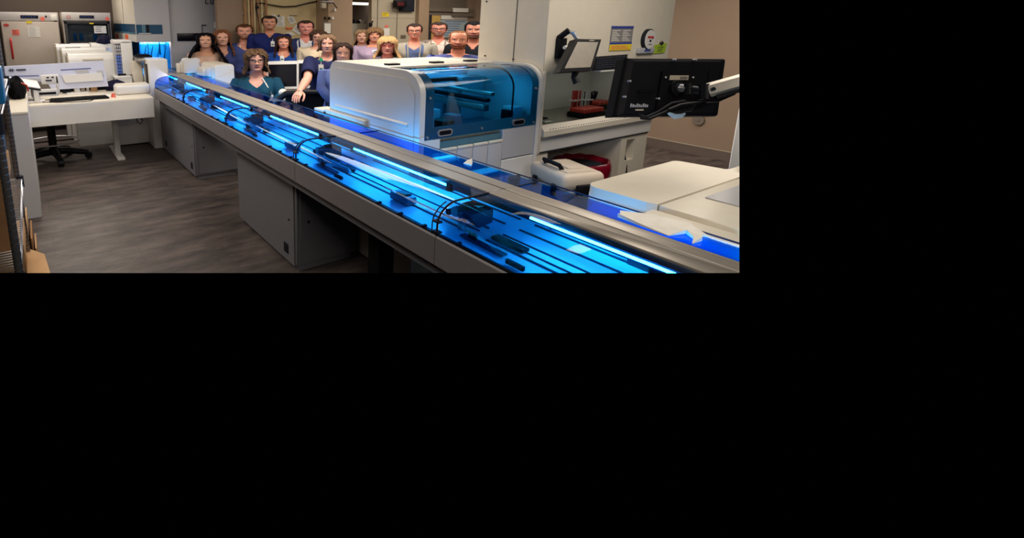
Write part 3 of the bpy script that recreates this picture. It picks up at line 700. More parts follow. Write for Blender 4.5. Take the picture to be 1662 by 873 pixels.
part(bg, 'vent_block', mrect(mrect(mrect(MB(), 1068, 116, 1128, 178, BLACKM, .012), 1036, 146, 1062, 150, BLACKM, .01), 1146, 112, 1149, 150, BLACKM, .004))
hub = onmon(.5, .53, .02)
part(bg, 'swivel_plate', MB().cyl(onmon(.50, .53, .015), onmon(.50, .53, .04), .036, BLACK, 24).cyl(onmon(.50, .53, .04), onmon(.50, .53, .05), .022, DARKG, 20))
armm = thing('monitor_arm', 'silver articulated monitor arm entering from the right edge behind the black monitor', 'monitor arm', kk(1200, 130, 2.0))
P0 = onmon(.50, .53, .05); P1 = kk(1118, 144, 2.22); P2 = kk(1145, 148, 2.18); P3 = kk(1262, 116, 2.05)
part(armm, 'wrist_joint', MB().tube([P0, P0.lerp(P1, .5), P1], [.018, .016, .018], CHROME, 12).cyl(P1 + UP * .022, P1 - UP * .022, .018, BLACK, 16))
part(armm, 'elbow_joint', MB().tube([P1, P2], .016, BLACK, 12).cyl(P2 + UP * .03, P2 - UP * .035, .024, BLACK, 18).tube([P2 - UP * .03, P2 + RT * .05 - UP * .03, P2 + RT * .12 - UP * .005], [.02, .018, .012], BLACK, 10))
ax = (P3 - P2).normalized(); sd = ax.cross(UP).normalized(); upv = sd.cross(ax)
if upv.dot(UP) < 0: upv = -upv
def beam(a_, b2, w0, h0, w1, h1, m):
    rings = []
    for p, w_, h_ in ((a_, w0, h0), (b2, w1, h1)):
        rings.append([p + sd * (w_ * sx) + upv * (h_ * sy) for sx, sy in ((-1, -.6), (-.6, -1), (.6, -1), (1, -.6), (1, .6), (.6, 1), (-.6, 1), (-1, .6))])
    return MB().loft(rings, m, smooth=False)
part(armm, 'upper_beam', beam(P2 + ax * .01 - upv * .0, P3, .022, .030, .022, .030, STEEL))
part(armm, 'lower_cover', beam(P2 + ax * .03 - upv * .034, P3 - upv * .034, .018, .008, .018, .008, BLACK))
pv_ = P2 + ax * .03
tc_ = (CAM - pv_).normalized()
part(armm, 'pivot_screw', MB().cyl(pv_ + tc_ * .018, pv_ + tc_ * .034, .008, DARKG, 12))
part(armm, 'cable_slot', beam(P2 + ax * .14 + tc_ * .02, P2 + ax * .5 + tc_ * .02, .006, .008, .006, .008, SEAM))
cb = MB()
for (dx, pts) in ((0, ((1038, 185), (1041, 192), (1054, 193), (1075, 184), (1098, 174), (1118, 166), (1128, 170), (1122, 178), (1105, 180), (1082, 181))), (1, ((1040, 188), (1050, 190), (1068, 182), (1090, 168), (1110, 164), (1122, 170), (1116, 176))), (2, ((1085, 178), (1105, 170), (1135, 166), (1160, 160), (1176, 152)))):
    cb.tube([kk(x, y, 2.20 - .012 * dx) for x, y in pts], .006, BLACK, 8)
solo('cable_bundle', cb, 'looped black cables hanging under the foreground monitor', 'cable')
solo('cable_tie', MB().tube([kk(1084, 183, 2.2), kk(1095, 189, 2.2), kk(1106, 188, 2.2), kk(1112, 184, 2.2)], [.006, .012, .01, .004], mat('clear_blue_film', (170, 195, 215), .2), 8), 'pale translucent wrap tying the cables under the foreground monitor', 'cable tie')
# floor-standing base disc seen past the monitor
rd = thing('wall_hook', 'small round dark disc fixed on the tan wall below the foreground monitor', 'wall plate', atX(1135, 194, 7.40))
pc = atX(1135, 194, 7.42)
part(rd, 'disc', MB().cyl(pc, pc - Vector((.03, 0, 0)), .07, DOORG, 24).cyl(pc - Vector((.03, 0, 0)), pc - Vector((.04, 0, 0)), .02, STEEL, 12))

# ------------------------------------------------------------------ cream analyser in the right foreground
pa_ = thing('floor_analyser', 'low cream analyser with flat lid in the right foreground behind the conveyor', 'analyser', (2.7, .9, 0))
Zp = 1.0
def zr(px, py, z=Zp): v = atZ(px, py, z); return (v.x, v.y)
part(pa_, 'body', MB().prism([(2.03, .15), (3.18, .15), (3.18, 1.08), (3.0, 1.16), (2.84, 1.30)] + arc(2.10, 1.24, .06, 60, 180, 6)[0:] , 'z', .02, .962, WHITE))
part(pa_, 'left_side', MB().prism([(.15, .05), (.15, .955)] + [(1.16 + .10 * math.sin(R(a)), .875 + .085 * math.cos(R(a))) for a in range(0, 91, 10)] + [(1.26, .05)], 'x', 2.02, 2.035, WHITE, smooth=True))
part(pa_, 'lid', MB().prism([(2.045, 1.025)] + arc(2.105, 1.235, .065, 180, 90, 6) + [(2.80, 1.305)] + arc(2.80, 1.265, .04, 80, 10, 4) + [(2.87, 1.10), (2.86, 1.095)][:1] + [(2.72, .96), (2.45, 1.0)][:0] + [(2.86, .99), (2.06, .99)], 'z', .955, 1.0, CREAM))
part(pa_, 'lid_panel', MB().box(2.06, 2.86, .60, .985, .955, .998, CREAM, .006))
part(pa_, 'keypad_panel', MB().box(2.31, 2.9, .72, .93, .998, 1.004, GREYW, .004))
part(pa_, 'right_panel', MB().box(2.865, 3.18, .55, 1.09, .955, .995, CREAM, .006))
part(pa_, 'front_ledge', MB().box(1.915, 2.045, .30, 1.0, .93, .985, CREAM, .018, 3))
part(pa_, 'front_skirt', MB().box(1.93, 2.03, .30, .98, .05, .932, WHITE, .004))
tw = thing('tower_unit', 'white upright cabinet cut by the right edge, behind the cream analyser', 'cabinet', (3.5, .8, 0))
part(tw, 'tower_body', MB().box(3.20, 3.75, .25, 1.20, .03, 2.3, WHITE, .006, 2))
part(tw, 'tower_foot', MB().box(3.23, 3.72, .3, 1.17, 0, .03, SEAM))

# ------------------------------------------------------------------ left: sit-stand desk and what is on it
dk = thing('standing_desk', 'white height adjustable desk with deep front panel left of the conveyor', 'desk', (.57, 6.85, 0))
part(dk, 'tabletop', MB().box(-.075, 1.205, 6.375, 7.45, .785, .808, CREAM, .003, 1))
part(dk, 'front_panel', MB().box(-.07, 1.20, 6.37, 6.39, .573, .797, WHITE, .002, 1))
lg = part(dk, 'leg', MB().box(.80, .87, 6.98, 7.06, .03, .79, WHITE, .008))
mesh_obj('foot', MB().box(.79, .88, 6.72, 7.50, 0, .035, WHITE, .008), lg)
pb2 = thing('pedestal_box', 'plain white under-desk box against the conveyor cabinet', 'box', (1.12, 7.6, 0))
part(pb2, 'box_body', MB().box(.90, 1.36, 7.51, 7.68, .02, .66, WHITE, .004, 1))
part(pb2, 'box_foot', MB().box(.92, 1.34, 7.53, 7.66, 0, .02, SEAM))
solo('power_cable', MB().tube([(.85, 6.9, .76), (.95, 6.8, .66), (1.05, 6.62, .58), (1.10, 6.60, .50), (1.07, 6.60, .46), (1.03, 6.6, .50), (1.04, 6.6, .56), (1.12, 6.55, .62), (1.2, 6.5, .6)], .006, BLACK, 8), 'black cable looping below the white desk front', 'cable')
# side counter (tall panel)
cn = thing('counter_unit', 'tall narrow white counter end panel beside the wire shelving', 'counter', (-.13, 5.8, 0))
part(cn, 'end_panel', MB().box(-.20, -.055, 5.06, 5.10, 0, .94, GREYW, .002, 1))
part(cn, 'counter_top', MB().box(-.205, -.06, 5.055, 6.6, .925, .945, CREAM, .002, 1))
part(cn, 'side_panel', MB().box(-.075, -.057, 5.10, 6.6, 0, .925, WHITE))
part(cn, 'rear_panel', MB().box(-.20, -.18, 5.10, 6.6, 0, .925, WHITE))
bgm = MB().loft([ring(-.135, 6.02, .945 + z, r_ * .55, r_ * 1.2, 20, .05, z * 20) for z, r_ in ((0, .11), (.05, .14), (.11, .14), (.17, .10), (.20, .05), (.21, .01))], BLACKM)
bgm.tube([(-.09, 5.9, 1.10), (-.05, 5.88, 1.08), (-.04, 5.9, 1.02)], .008, RED, 8)
solo('black_bag', bgm, 'slumped black cloth bag on the counter by the shelving', 'bag')
# keyboard and cable
t = thing('keyboard', 'long black keyboard with coiled cable near the white desk front edge', 'keyboard', (.5, 6.55, .81))
ya, yb = atZ(70, 171, .81), atZ(162, 160, .81)
Mk = Matrix.Translation((.44, 6.60, .808)) @ Matrix.Rotation(R(2), 4, 'Z')
part(t, 'keyboard_body', MB().box(-.30, .30, -.09, .10, .002, .018, BLACK, .005, M=Mk).box(-.28, .20, .10, .125, .002, .022, DARKG, .004, M=Mk))
km = MB()
for r_ in range(5):
    for c_ in range(18): km.box(-.285 + c_ * .032, -.259 + c_ * .032, -.08 + r_ * .034, -.052 + r_ * .034, .018, .026, BLACKM, 0, M=Mk)
kk2 = part(t, 'keycaps', km); kk2['kind'] = 'stuff'
part(t, 'cable', MB().tube([Mk @ Vector(p) for p in ((-.26, .11, .01), (-.38, .08, .008), (-.36, -.05, .008), (-.22, -.15, .006), (0, -.215, .006), (.08, -.21, .006), (.12, -.13, .006))], .0045, BLACK, 6))
# small white device at the right end of the desk
dv = thing('desk_device', 'small white rounded device on the right end of the white desk', 'device', (1.06, 6.9, .81))
part(dv, 'device_case', MB().box(.85, 1.25, 6.75, 6.98, .808, .925, WHITE, .025, 3))
part(dv, 'device_lid', MB().box(.87, 1.23, 6.77, 6.96, .922, .934, CREAM, .008))
solo('hand_sanitiser', MB().cyl((.80, 6.62, .808), (.80, 6.62, .84), .025, PINK, 14).cyl((.80, 6.62, .84), (.80, 6.62, .855), .018, PINK, 12), 'small pink rubber bulb on the white desk beside the white device', 'bulb')
pp = MB()
quadslab(pp, [(.55, 6.85, .811), (.80, 6.95, .811), (.86, 6.72, .811), (.60, 6.65, .811)], .002, PAPER)
solo('paper_sheet', pp, 'loose white paper sheet behind the keyboard on the white desk', 'paper')
LAV = mat('pale_lavender_plastic', (196, 200, 220), .45, var=.015)
# back of monitors (pale panels) on the desk
def back_monitor(px, y, label, logo):
    P4 = [atY(p[0], p[1], y) for p in px]
    t = thing('pale_monitor', label, 'monitor', (sum(p.x for p in P4) / 4, y, .808), 'pale monitors seen from behind on the desk')
    part(t, 'rear_panel', quadslab(MB(), P4, .03, LAV))
    if logo:
        d0 = P4[0].lerp(P4[1], .2).lerp(P4[3].lerp(P4[2], .2), .25)
        mb = MB()
        for i in range(3):
            th_ = i * 60; mb.tube([d0 + Vector((.03 * math.cos(R(th_)), -.006, .02 * math.sin(R(th_)))), d0 - Vector((.03 * math.cos(R(th_)), .006, .02 * math.sin(R(th_))))], .004, TEXT, 6)
        mb.box(d0.x + .045, d0.x + .14, y - .008, y - .002, d0.z - .008, d0.z + .008, TEXT)
        part(t, 'logo', mb, 'dark printed logo')
    def strip(u0, v0, u1, v1, m, d=.006):
        q = [P4[0].lerp(P4[1], u).lerp(P4[3].lerp(P4[2], u), v) for u, v in ((u0, v0), (u1, v0), (u1, v1), (u0, v1))]
        return quadslab(MB(), q, d, m, 0, d)
    if logo:
        part(t, 'groove', strip(.10, .62, .80, .66, BLUEI, .003)); part(t, 'port_cover', strip(.45, .82, .8, .95, GREYW, .004))
    else:
        part(t, 'groove', strip(.30, .24, .78, .27, BLUEI, .003)); part(t, 'lower_bulge', strip(.28, .45, .93, .75, WHITE, .03)); part(t, 'socket_block', strip(.52, .28, .73, .42, GREYW, .006)); part(t, 'socket_block', strip(.86, .35, .96, .62, GREYW, .006))
    cx_ = sum(p.x for p in P4) / 4
    part(t, 'stand', MB().box(cx_ - .03, cx_ + .03, y + .03, y + .06, .82, 1.0, WHITE, .004).box(cx_ - .12, cx_ + .12, y - .06, y + .1, .808, .822, WHITE, .004))
    return t
back_monitor([(4, 108), (61, 104.8), (84, 132), (13, 133)], 7.05, 'pale monitor back with dark logo, leftmost on the desk', True)
back_monitor([(60, 105), (167, 99), (176, 140), (84, 146)], 7.15, 'wide pale monitor back, right of the one with the dark logo', False)
# white handle frame device and printer-like unit
fd = thing('scanner_cradle', 'white framed cradle with long black slot standing on the desk left part', 'cradle', (.12, 6.9, .808))
Yd = 6.75
def loop(mb, P, y, r, m): mb.tube([atY(x, yy, y) for x, yy in P], r, m, 8)
fm = MB(); fm.box(atY(50, 150, Yd).x, atY(95, 150, Yd).x, Yd, Yd + .03, atY(50, 158, Yd).z, atY(50, 146, Yd).z, WHITE, .008)
fm.box(atY(52, 150, Yd).x, atY(56, 150, Yd).x, Yd - .02, Yd + .16, .808, .96, WHITE, .004)
part(fd, 'cradle_frame', fm)
part(fd, 'black_slot', MB().box(atY(53, 150, Yd).x, atY(91, 150, Yd).x, Yd - .004, Yd, atY(50, 155, Yd).z, atY(50, 151, Yd).z, BLACK, .003))
part(fd, 'upright', MB().box(atY(90, 130, Yd).x, atY(95, 130, Yd).x, Yd, Yd + .03, .86, atY(92, 123, Yd).z, WHITE, .008).box(atY(66, 124, Yd).x, atY(95, 124, Yd).x, Yd, Yd + .03, atY(70, 137, Yd).z, atY(70, 122, Yd).z, WHITE, .006))
part(fd, 'key_block', MB().box(atY(74, 130, Yd).x, atY(84, 130, Yd).x, Yd - .006, Yd, atY(70, 132, Yd).z, atY(70, 130, Yd).z, DARKG).box(atY(76, 130, Yd).x, atY(80, 130, Yd).x, Yd - .006, Yd, atY(70, 127, Yd).z, atY(70, 125, Yd).z, DARKG).box(atY(84, 130, Yd).x, atY(88, 130, Yd).x, Yd - .006, Yd, atY(70, 127, Yd).z, atY(70, 125, Yd).z, DARKG))
pd = thing('paddle_tray', 'sloping pale tray with dark underside above the black bag', 'tray', atY(40, 140, 6.6))
q4 = [atY(13, 124, 6.9), atY(60, 131, 6.9), atY(66, 143, 6.55), atY(32, 138, 6.55)]
part(pd, 'tray_plate', quadslab(MB(), q4, .02, WHITE))
part(pd, 'dark_edge', MB().tube([q4[3] - Vector((0, 0, .02)), q4[2] - Vector((0, 0, .02))], .01, BLACK, 8))
part(pd, 'tray_support', MB().box(.0, .05, 6.55, 6.7, .808, .98, WHITE, .01).box(-.06, .10, 6.56, 6.78, .808, .83, WHITE, .006))
# clutter between desk and analysers
for i, (px, w_, h_, m_, lab) in enumerate(((108, .10, .11, DARKG, 'dark grey cup just below the wide pale monitor'), (122, .03, .12, CARDD, 'thin brown bottle among the items on the desk rear'), (135, .05, .11, PALEW, 'pale beige bottle right of the brown one on the desk rear'), (143, .035, .13, CREAM, 'cream post-like bottle on the desk rear'), (153, .08, .12, CARD, 'tan box standing at the desk rear near the white device'))):
    p = atY(px, 148, 7.32)
    solo('desk_bottle', MB().tube([(p.x, 7.32, .808), (p.x, 7.32, .808 + h_ * .75), (p.x, 7.32, .808 + h_ * .8), (p.x, 7.32, .808 + h_)], [w_ / 2, w_ / 2, w_ / 3, w_ / 3], m_, 12), lab, 'bottle', 'bottles at the back of the desk')
NAVYC = mat('navy_cloth', (30, 30, 52), .9, spec=.1)
def cap(x, y, z, r_, h_, lab):
    solo('dark_bundle', MB().loft([ring(x, y, z + zz, rr, rr * .8, 16, .06, zz * 30) for zz, rr in ((0, r_ * .8), (h_ * .4, r_), (h_ * .8, r_ * .7), (h_, r_ * .2))], NAVYC), lab, 'cloth')
solo('black_crate', MB().box(atY(92, 148, 7.42).x, atY(176, 148, 7.42).x, 7.40, 7.44, .808, .95, BLACKM, .01), 'long low black crate behind the bottles at the desk rear', 'crate')
cap(atY(188, 135, 7.28).x, 7.30, .808, .14, .13, 'crumpled black and navy cloth behind the small white device on the desk')
# drafting chair
ch = thing('drafting_chair', 'black drafting chair with chrome foot ring under the white desk', 'chair', (.16, 7.25, 0))
cxx, cyy = .13, 7.12
for k in range(5):
    a = R(-82 + 72 * k)
    e = Vector((cxx + .38 * math.cos(a), cyy + .34 * math.sin(a), .08))
    lgm = MB().tube([(cxx, cyy, .13), (cxx + .17 * math.cos(a), cyy + .17 * math.sin(a), .12), e], [.05, .042, .03], BLACK, 10)
    l_ = part(ch, 'leg', lgm)
    pv = Vector((math.sin(a), -math.cos(a), 0))
    mesh_obj('caster', MB().cyl(e + pv * .028 - Vector((0, 0, .037)), e - pv * .028 - Vector((0, 0, .037)), .042, BLACK, 16), l_)
part(ch, 'gas_column', MB().cyl((cxx, cyy, .1), (cxx, cyy, .46), .045, BLACK, 16).cyl((cxx, cyy, .44), (cxx, cyy, .48), .03, STEEL, 14))
part(ch, 'foot_ring', MB().tube([(cxx + .29 * math.cos(R(i * 12)), cyy + .29 * math.sin(R(i * 12)), .25) for i in range(31)], .009, CHROME, 8).tube([(cxx - .24, cyy, .25), (cxx + .24, cyy, .25)], .008, BLACK, 8).tube([(cxx, cyy - .24, .25), (cxx, cyy + .24, .25)], .008, BLACK, 8))
part(ch, 'mechanism', MB().box(cxx - .13, cxx + .13, cyy - .12, cyy + .12, .455, .50, BLACK, .01).tube([(cxx + .1, cyy, .48), (cxx + .30, cyy - .03, .47)], .008, BLACK))
part(ch, 'seat', MB().box(cxx - .22, cxx + .22, cyy - .22, cyy + .22, .50, .56, BLACKM, .03, 3))
part(ch, 'backrest', MB().box(cxx - .2, cxx + .2, cyy + .2, cyy + .25, .56, .76, BLACKM, .02, 3))

# ------------------------------------------------------------------ wire shelving at the left edge
POSTM = mat('ribbed_post_steel', (104, 102, 102), .4, .35)
rk = thing('wire_shelving', 'chrome wire shelving unit at the left edge of the room', 'shelving', (-.3, 2.2, 0))
RY0, RY1, RX0, RX1 = 2.05, 3.45, -.60, -.115
for (x, y) in ((RX1, RY0), (RX1 - .02, RY1), (RX0, RY0), (RX0, RY1)):
    m_ = MB().cyl((x, y, .02), (x, y, 1.62), .0135, POSTM, 14)
    for k in range(62): m_.cyl((x, y, .04 + k * .0254), (x, y, .0425 + k * .0254), .0142, STEEL, 12)
    part(rk, 'post', m_)
for zz in (.24, .80, 1.38):
    m_ = MB()
    for k in range(54):
        yy = RY0 + .01 + k * (RY1 - RY0 - .02) / 53
        m_.tube([(RX0, yy, zz), (RX1, yy, zz)], .0022, CHROME, 5)
    s_ = part(rk, 'shelf', m_)
    e_ = MB()
    for z2 in (zz - .005, zz - .04):
        for (p, q) in (((RX0, RY0), (RX1, RY0)), ((RX0, RY1), (RX1, RY1)), ((RX0, RY0), (RX0, RY1)), ((RX1, RY0), (RX1, RY1))):
            e_.tube([(p[0], p[1], z2), (q[0], q[1], z2)], .0042, CHROME, 6)
    for (x, y) in ((RX1, RY0), (RX1 - .01, RY1)): e_.cyl((x, y, zz - .055), (x, y, zz + .012), .020, DARKG, 14)
    mesh_obj('edge_wire', e_, s_)
def carton(x0, x1, y0, y1, z0, z1, label, m=CARD, flaps=True):
    t = thing('cardboard_box', label, 'box', ((x0 + x1) / 2, (y0 + y1) / 2, z0), 'cardboard boxes around the wire shelving')
    part(t, 'carton', MB().box(x0, x1, y0, y1, z0, z1, m, .003, 1))
    if flaps:
        part(t, 'flap', MB().box(x1 - .003, x1 + .012, y0 + .01, y1 - .01, z1 - .07, z1 + .012, CARD).box((x0 + x1) / 2 - .02, (x0 + x1) / 2 + .02, y0, y1, z1, z1 + .003, CARDD))
    return t
carton(-.50, -.13, 2.55, 2.95, 1.385, 1.66, 'tan carton on the top wire shelf next to the cyan pack')
carton(-.50, -.14, 2.30, 2.80, .81, 1.10, 'brown carton on the middle wire shelf', CARDD)
carton(-.52, -.14, 2.9, 3.35, .25, .58, 'open tan carton on the lowest wire shelf', CARD)
solo('blue_package', MB().box(-.40, -.095, 2.34, 2.50, 1.385, 1.52, CYANP, .006), 'bright cyan package on the top wire shelf at the picture edge', 'package')
solo('blue_package', MB().box(-.40, -.11, 2.08, 2.26, 1.22, 1.33, CYANP, .006), 'bright blue package hanging below the top wire shelf', 'package')
fb = thing('cardboard_box', 'open pale carton on the floor in front of the wire shelving', 'box', (.0, 3.75, 0))
fx = [atZ(x, y, .34) for x, y in ((36, 400), (72, 412), (84, 450), (10, 450))]
part(fb, 'carton', MB().prism([(p.x, p.y) for p in fx], 'z', 0, .34, CARD))
part(fb, 'flap', MB().box(-.05, .08, 2.60, 2.61, .30, .33, CARD))
# narrow cartons standing folded behind rack
for k, (x, z1) in enumerate(((-.135, .46), (-.115, .38), (-.10, .30))):
    solo('folded_carton', MB().box(x, x + .008, 3.52 + k * .03, 3.95 - k * .05, .0, z1, CARD if k % 2 == 0 else CARDD, .001, 1), ['tallest flattened carton leaning beside the shelving', 'middle flattened carton leaning beside the shelving', 'shortest flattened carton leaning beside the shelving'][k], 'carton')

# ------------------------------------------------------------------ fridges
def fridge(x0, x1, y, zt, label, glassdoor):
    t = thing('lab_fridge', label, 'fridge', ((x0 + x1) / 2, y + .4, 0))
    part(t, 'cabinet', MB().box(x0, x1, y, y + .75, .05, zt, FRIDGE, .008))
    part(t, 'plinth', MB().box(x0 + .02, x1 - .02, y + .03, y + .7, 0, .05, SEAM))
    zh = zt - .135
    part(t, 'header', MB().box(x0, x1, y - .03, y, zh + .01, zt, FRIDGET, .004))
    hd = MB().box(x0 + (x1 - x0) * .35, x0 + (x1 - x0) * .65, y - .036, y - .03, zt - .09, zt - .045, SCREEN)
    for i in range(5): hd.box(x0 + (x1 - x0) * (.37 + .05 * i), x0 + (x1 - x0) * (.40 + .05 * i), y - .038, y - .036, zt - .075, zt - .06, BLUEI)
    part(t, 'display', hd)
    part(t, 'alarm_sticker', MB().cyl((x0 + (x1 - x0) * (.72 if not glassdoor else .93), y - .031, zt - .095), (x0 + (x1 - x0) * (.72 if not glassdoor else .93), y - .036, zt - .095), .03, PINK, 14))
    if glassdoor:
        part(t, 'logo', MB().cyl((x0 + .09, y - .031, zt - .075), (x0 + .09, y - .035, zt - .075), .026, RED, 14).cyl((x0 + .09, y - .035, zt - .075), (x0 + .09, y - .037, zt - .075), .017, FRIDGET, 14))
        dm = MB().box(x0 + .02, x0 + .06, y - .05, y, .1, zh, SEAM, .004).box(x1 - .06, x1 - .02, y - .05, y, .1, zh, SEAM, .004).box(x0 + .02, x1 - .02, y - .05, y, zh - .04, zh, SEAM, .004).box(x0 + .02, x1 - .02, y - .05, y, .1, .16, SEAM, .004)
        d_ = part(t, 'door', dm)
        mesh_obj('glass_pane', MB().box(x0 + .06, x1 - .06, y - .03, y - .025, .16, zh - .04, glass('fridge_glass', (.5, .55, .6), .8)), d_)
        for k, zz in enumerate((1.0, 1.2, 1.38, 1.55)): part(t, 'shelf', MB().box(x0 + .05, x1 - .05, y - .02, y - .004, zz - .012, zz, STEEL))
        cols = [PINK, CYANP, PAPER, BLUEI, FRIDGET, ORANGE]
        for k in range(14):
            zz = (1.2, 1.38, 1.0)[k % 3]; xx = x0 + .08 + (k * .047) % (x1 - x0 - .2)
            part(t, 'stock', MB().box(xx, xx + .05, y - .022, y - .002, zz, zz + .09 + .03 * (k % 2), cols[k % 6], .004))
    else:
        d_ = part(t, 'door', MB().box(x0 + .01, x1 - .01, y - .05, y, .08, zh, FRIDGE, .008))
        mesh_obj('handle', MB().tube([(x0 + .10, y - .055, 1.43), (x0 + .10, y - .09, 1.40), (x0 + .10, y - .09, 1.17), (x0 + .10, y - .055, 1.14)], .014, RED, 10), d_, 'red handle')
        mesh_obj('badge', MB().prism([(x0 + .07 + .035 * math.cos(R(i * 20)), 1.62 + .02 * math.sin(R(i * 20))) for i in range(18)], 'y', y - .055, y - .05, RED), d_, 'red oval badge')
        part(t, 'lock_plate', MB().box(x1 - .10, x1 - .02, y - .036, y - .03, zt - .12, zt - .03, PAPER, .003)); part(t, 'key_lock', MB().cyl((x1 - .16, y - .031, zt - .06), (x1 - .16, y - .038, zt - .06), .014, BLACK))
        part(t, 'hinge', MB().box(x1 - .06, x1 - .02, y - .05, y - .02, zh - .0, zh + .015, SEAM))
    return t
FY = 9.2
fridge(atY(0, 35, FY).x, atY(95, 35, FY).x, FY, atY(60, 20, FY).z, 'beige solid door laboratory fridge with red handle at the far left', False)
fridge(atY(101, 35, FY).x, atY(101, 35, FY).x + .68, FY, atY(120, 20, FY).z, 'glass door laboratory fridge beside the solid door one', True)
yn = FY - .05
solo_rect('pink_note', 19, 48, 32, 57, yn, PINK, 'pink paper note on the solid fridge door', 'note', None, .004, 3)
solo_rect('white_notice', 44, 43, 66, 60, yn, PAPER, 'white notice in a sleeve on the solid fridge door', 'notice', None, .004, 6, GREYW)
solo_rect('yellow_note', 42, 34, 52, 38, yn, YEL, 'small yellow label at the top of the solid fridge door', 'label', None, .004)
solo_rect('white_notice', 152, 42, 173, 54, yn, PAPER, 'white notice on the glass fridge door', 'notice', None, .004, 3)
solo_rect('yellow_note', 145, 37, 152, 39, yn, YEL, 'tiny yellow label at the top of the glass fridge door', 'label', None, .004)
# mid-field white benchtop machines between desk and fridges
def bench_machine(px0, px1, py0, py1, y, dy, zs, label, deck=True):
    a = atY(px0, py1, y); b = atY(px1, py0, y)
    zt = b.z
    t = thing('bench_machine', label, 'machine', ((a.x + b.x) / 2, y + dy / 2, 0), 'white machines in front of the fridges')
    x0, x1 = a.x, b.x
    pr = [(y, zs), (y, zt - .10)] + [(y + .10 - .10 * math.cos(R(q)), zt - .10 + .10 * math.sin(R(q))) for q in range(20, 91, 14)] + [(y + dy, zt), (y + dy, zs)]
    part(t, 'housing', MB().prism(pr, 'x', x0, x1, WHITE, smooth=True))
    part(t, 'side_cover', MB().box(x0 - .012, x0, y + .02, y + dy - .01, zs, zt - .035, PALEW, .004))
    part(t, 'grip', MB().box(x0 + (x1 - x0) * .30, x0 + (x1 - x0) * .75, y - .012, y + .004, zt - .09, zt - .06, CREAM, .005).box(x0 + (x1 - x0) * .1, x0 + (x1 - x0) * .45, y + dy * .5, y + dy * .6, zt, zt + .006, DARKG if deck else CREAM, .003))
    part(t, 'cabinet_base', MB().box(x0 + .02, x1 - .02, y + .04, y + dy - .02, 0, zs, WHITE))
    return t
bench_machine(112, 184, 86, 105, 7.75, .44, .60, 'nearest white machine with rounded lid and grip behind the pale monitors', False)
bench_machine(102, 172, 77.5, 95, 8.20, .41, .60, 'middle white machine with rounded lid behind the pale monitors')
bench_machine(93, 146, 71.5, 90, 8.62, .40, .60, 'farthest white machine lid in front of the fridges')
bench_machine(150, 184, 70, 90, 8.62, .36, .60, 'small white hood right of the farthest machine lid', False)
cap(atY(172, 60, 8.5).x, 8.75, atY(172, 70, 8.5).z - .05, .12, .16, 'crumpled navy cloth behind the white machines near the fridge')
st = thing('side_table', 'small white square table holding the white tube tower', 'table', (1.0, 7.62, 0))
part(st, 'tabletop', MB().box(.94, 1.15, 7.45, 7.8, .935, .965, WHITE, .004).box(.94, 1.15, 7.45, 7.46, .88, .935, WHITE))
part(st, 'pedestal', MB().box(1.05, 1.12, 7.70, 7.78, 0, .935, WHITE, .004))
tt = thing('tube_tower', 'tall white tower with a ladder of blue tubes on its left side', 'tower', (1.13, 7.75, .96))
part(tt, 'tower_case', MB().box(1.065, 1.215, 7.60, 7.95, .965, 1.43, WHITE, .018, 3))
part(tt, 'tower_head', MB().box(.985, 1.21, 7.60, 7.95, 1.385, 1.44, WHITE, .018, 3))
ld = MB()
TB_ = mat('pale_blue_tube', (90, 120, 200), .4)
for r_ in range(9):
    for c_ in range(3): ld.box(1.0 + c_ * .022, 1.016 + c_ * .022, 7.602, 7.64, .975 + r_ * .045, 1.008 + r_ * .045, TB_ if r_ < 6 else GREYW, .003, 1)
ld.box(.992, 1.066, 7.64, 7.9, .967, 1.39, GREYW)
part(tt, 'tube_ladder', ld, 'rows of blue tubes')
part(tt, 'black_feet', MB().box(1.0, 1.10, 7.58, 7.60, .965, .99, BLACK, .003))

# ------------------------------------------------------------------ tall left instrument bank
XK = 1.345
def bank(y0, y1, zb, zt, label, first):
    t = thing('tall_module', label, 'instrument', (1.58, (y0 + y1) / 2, 0), 'tall instrument modules at the far left')
    part(t, 'housing', MB().box(XK, 1.82, y0, y1 - .01, zb, zt, CREAM if not first else GREYW, .003, 1))
    part(t, 'side_skin', MB().box(XK - .006, XK + .001, y0, y1 - .05, zb, zt, CREAM))
    wz0, wz1 = 1.505, 1.645
    sw = part(t, 'side_window', MB().box(XK - .012, XK - .006, y0, y1 - .02, wz0, wz1, BLUEBAND))
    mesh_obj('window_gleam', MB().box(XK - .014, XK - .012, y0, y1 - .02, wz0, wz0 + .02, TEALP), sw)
    part(t, 'orange_label', MB().box(XK - .010, XK - .006, y1 - .32, y1 - .06, zb + .01, zb + .09, ORANGE), 'orange warning label')
    if first:
        a_, b2 = atY(225, 40, y0), atY(264, 55, y0)
        fw_ = part(t, 'front_window', MB().box(XK + .005, b2.x, y0 - .006, y0, b2.z, a_.z, BLUEBAND))
        mesh_obj('window_detail', MB().box(XK + .08, XK + .13, y0 - .008, y0 - .006, b2.z + .02, a_.z, TEALP).box(XK + .14, XK + .18, y0 - .008, y0 - .006, b2.z + .01, a_.z, SCREEN).box(XK + .03, XK + .2, y0 - .009, y0 - .006, b2.z, b2.z + .015, GREYW), fw_)
    return t
bank(8.0, 9.0, 1.392, 2.5, 'nearest tall module with grey front and blue window strip', True)
bank(9.01, 10.0, 1.375, 2.5, 'second tall cream module with blue window strip and orange labels', False)
bank(10.01, 11.3, 1.36, 2.3, 'third and farthest tall cream module, shorter than the others', False)
bt = thing('lit_enclosure', 'blue lit transparent enclosure under the tall grey instrument', 'enclosure', (1.6, 8.3, 0))
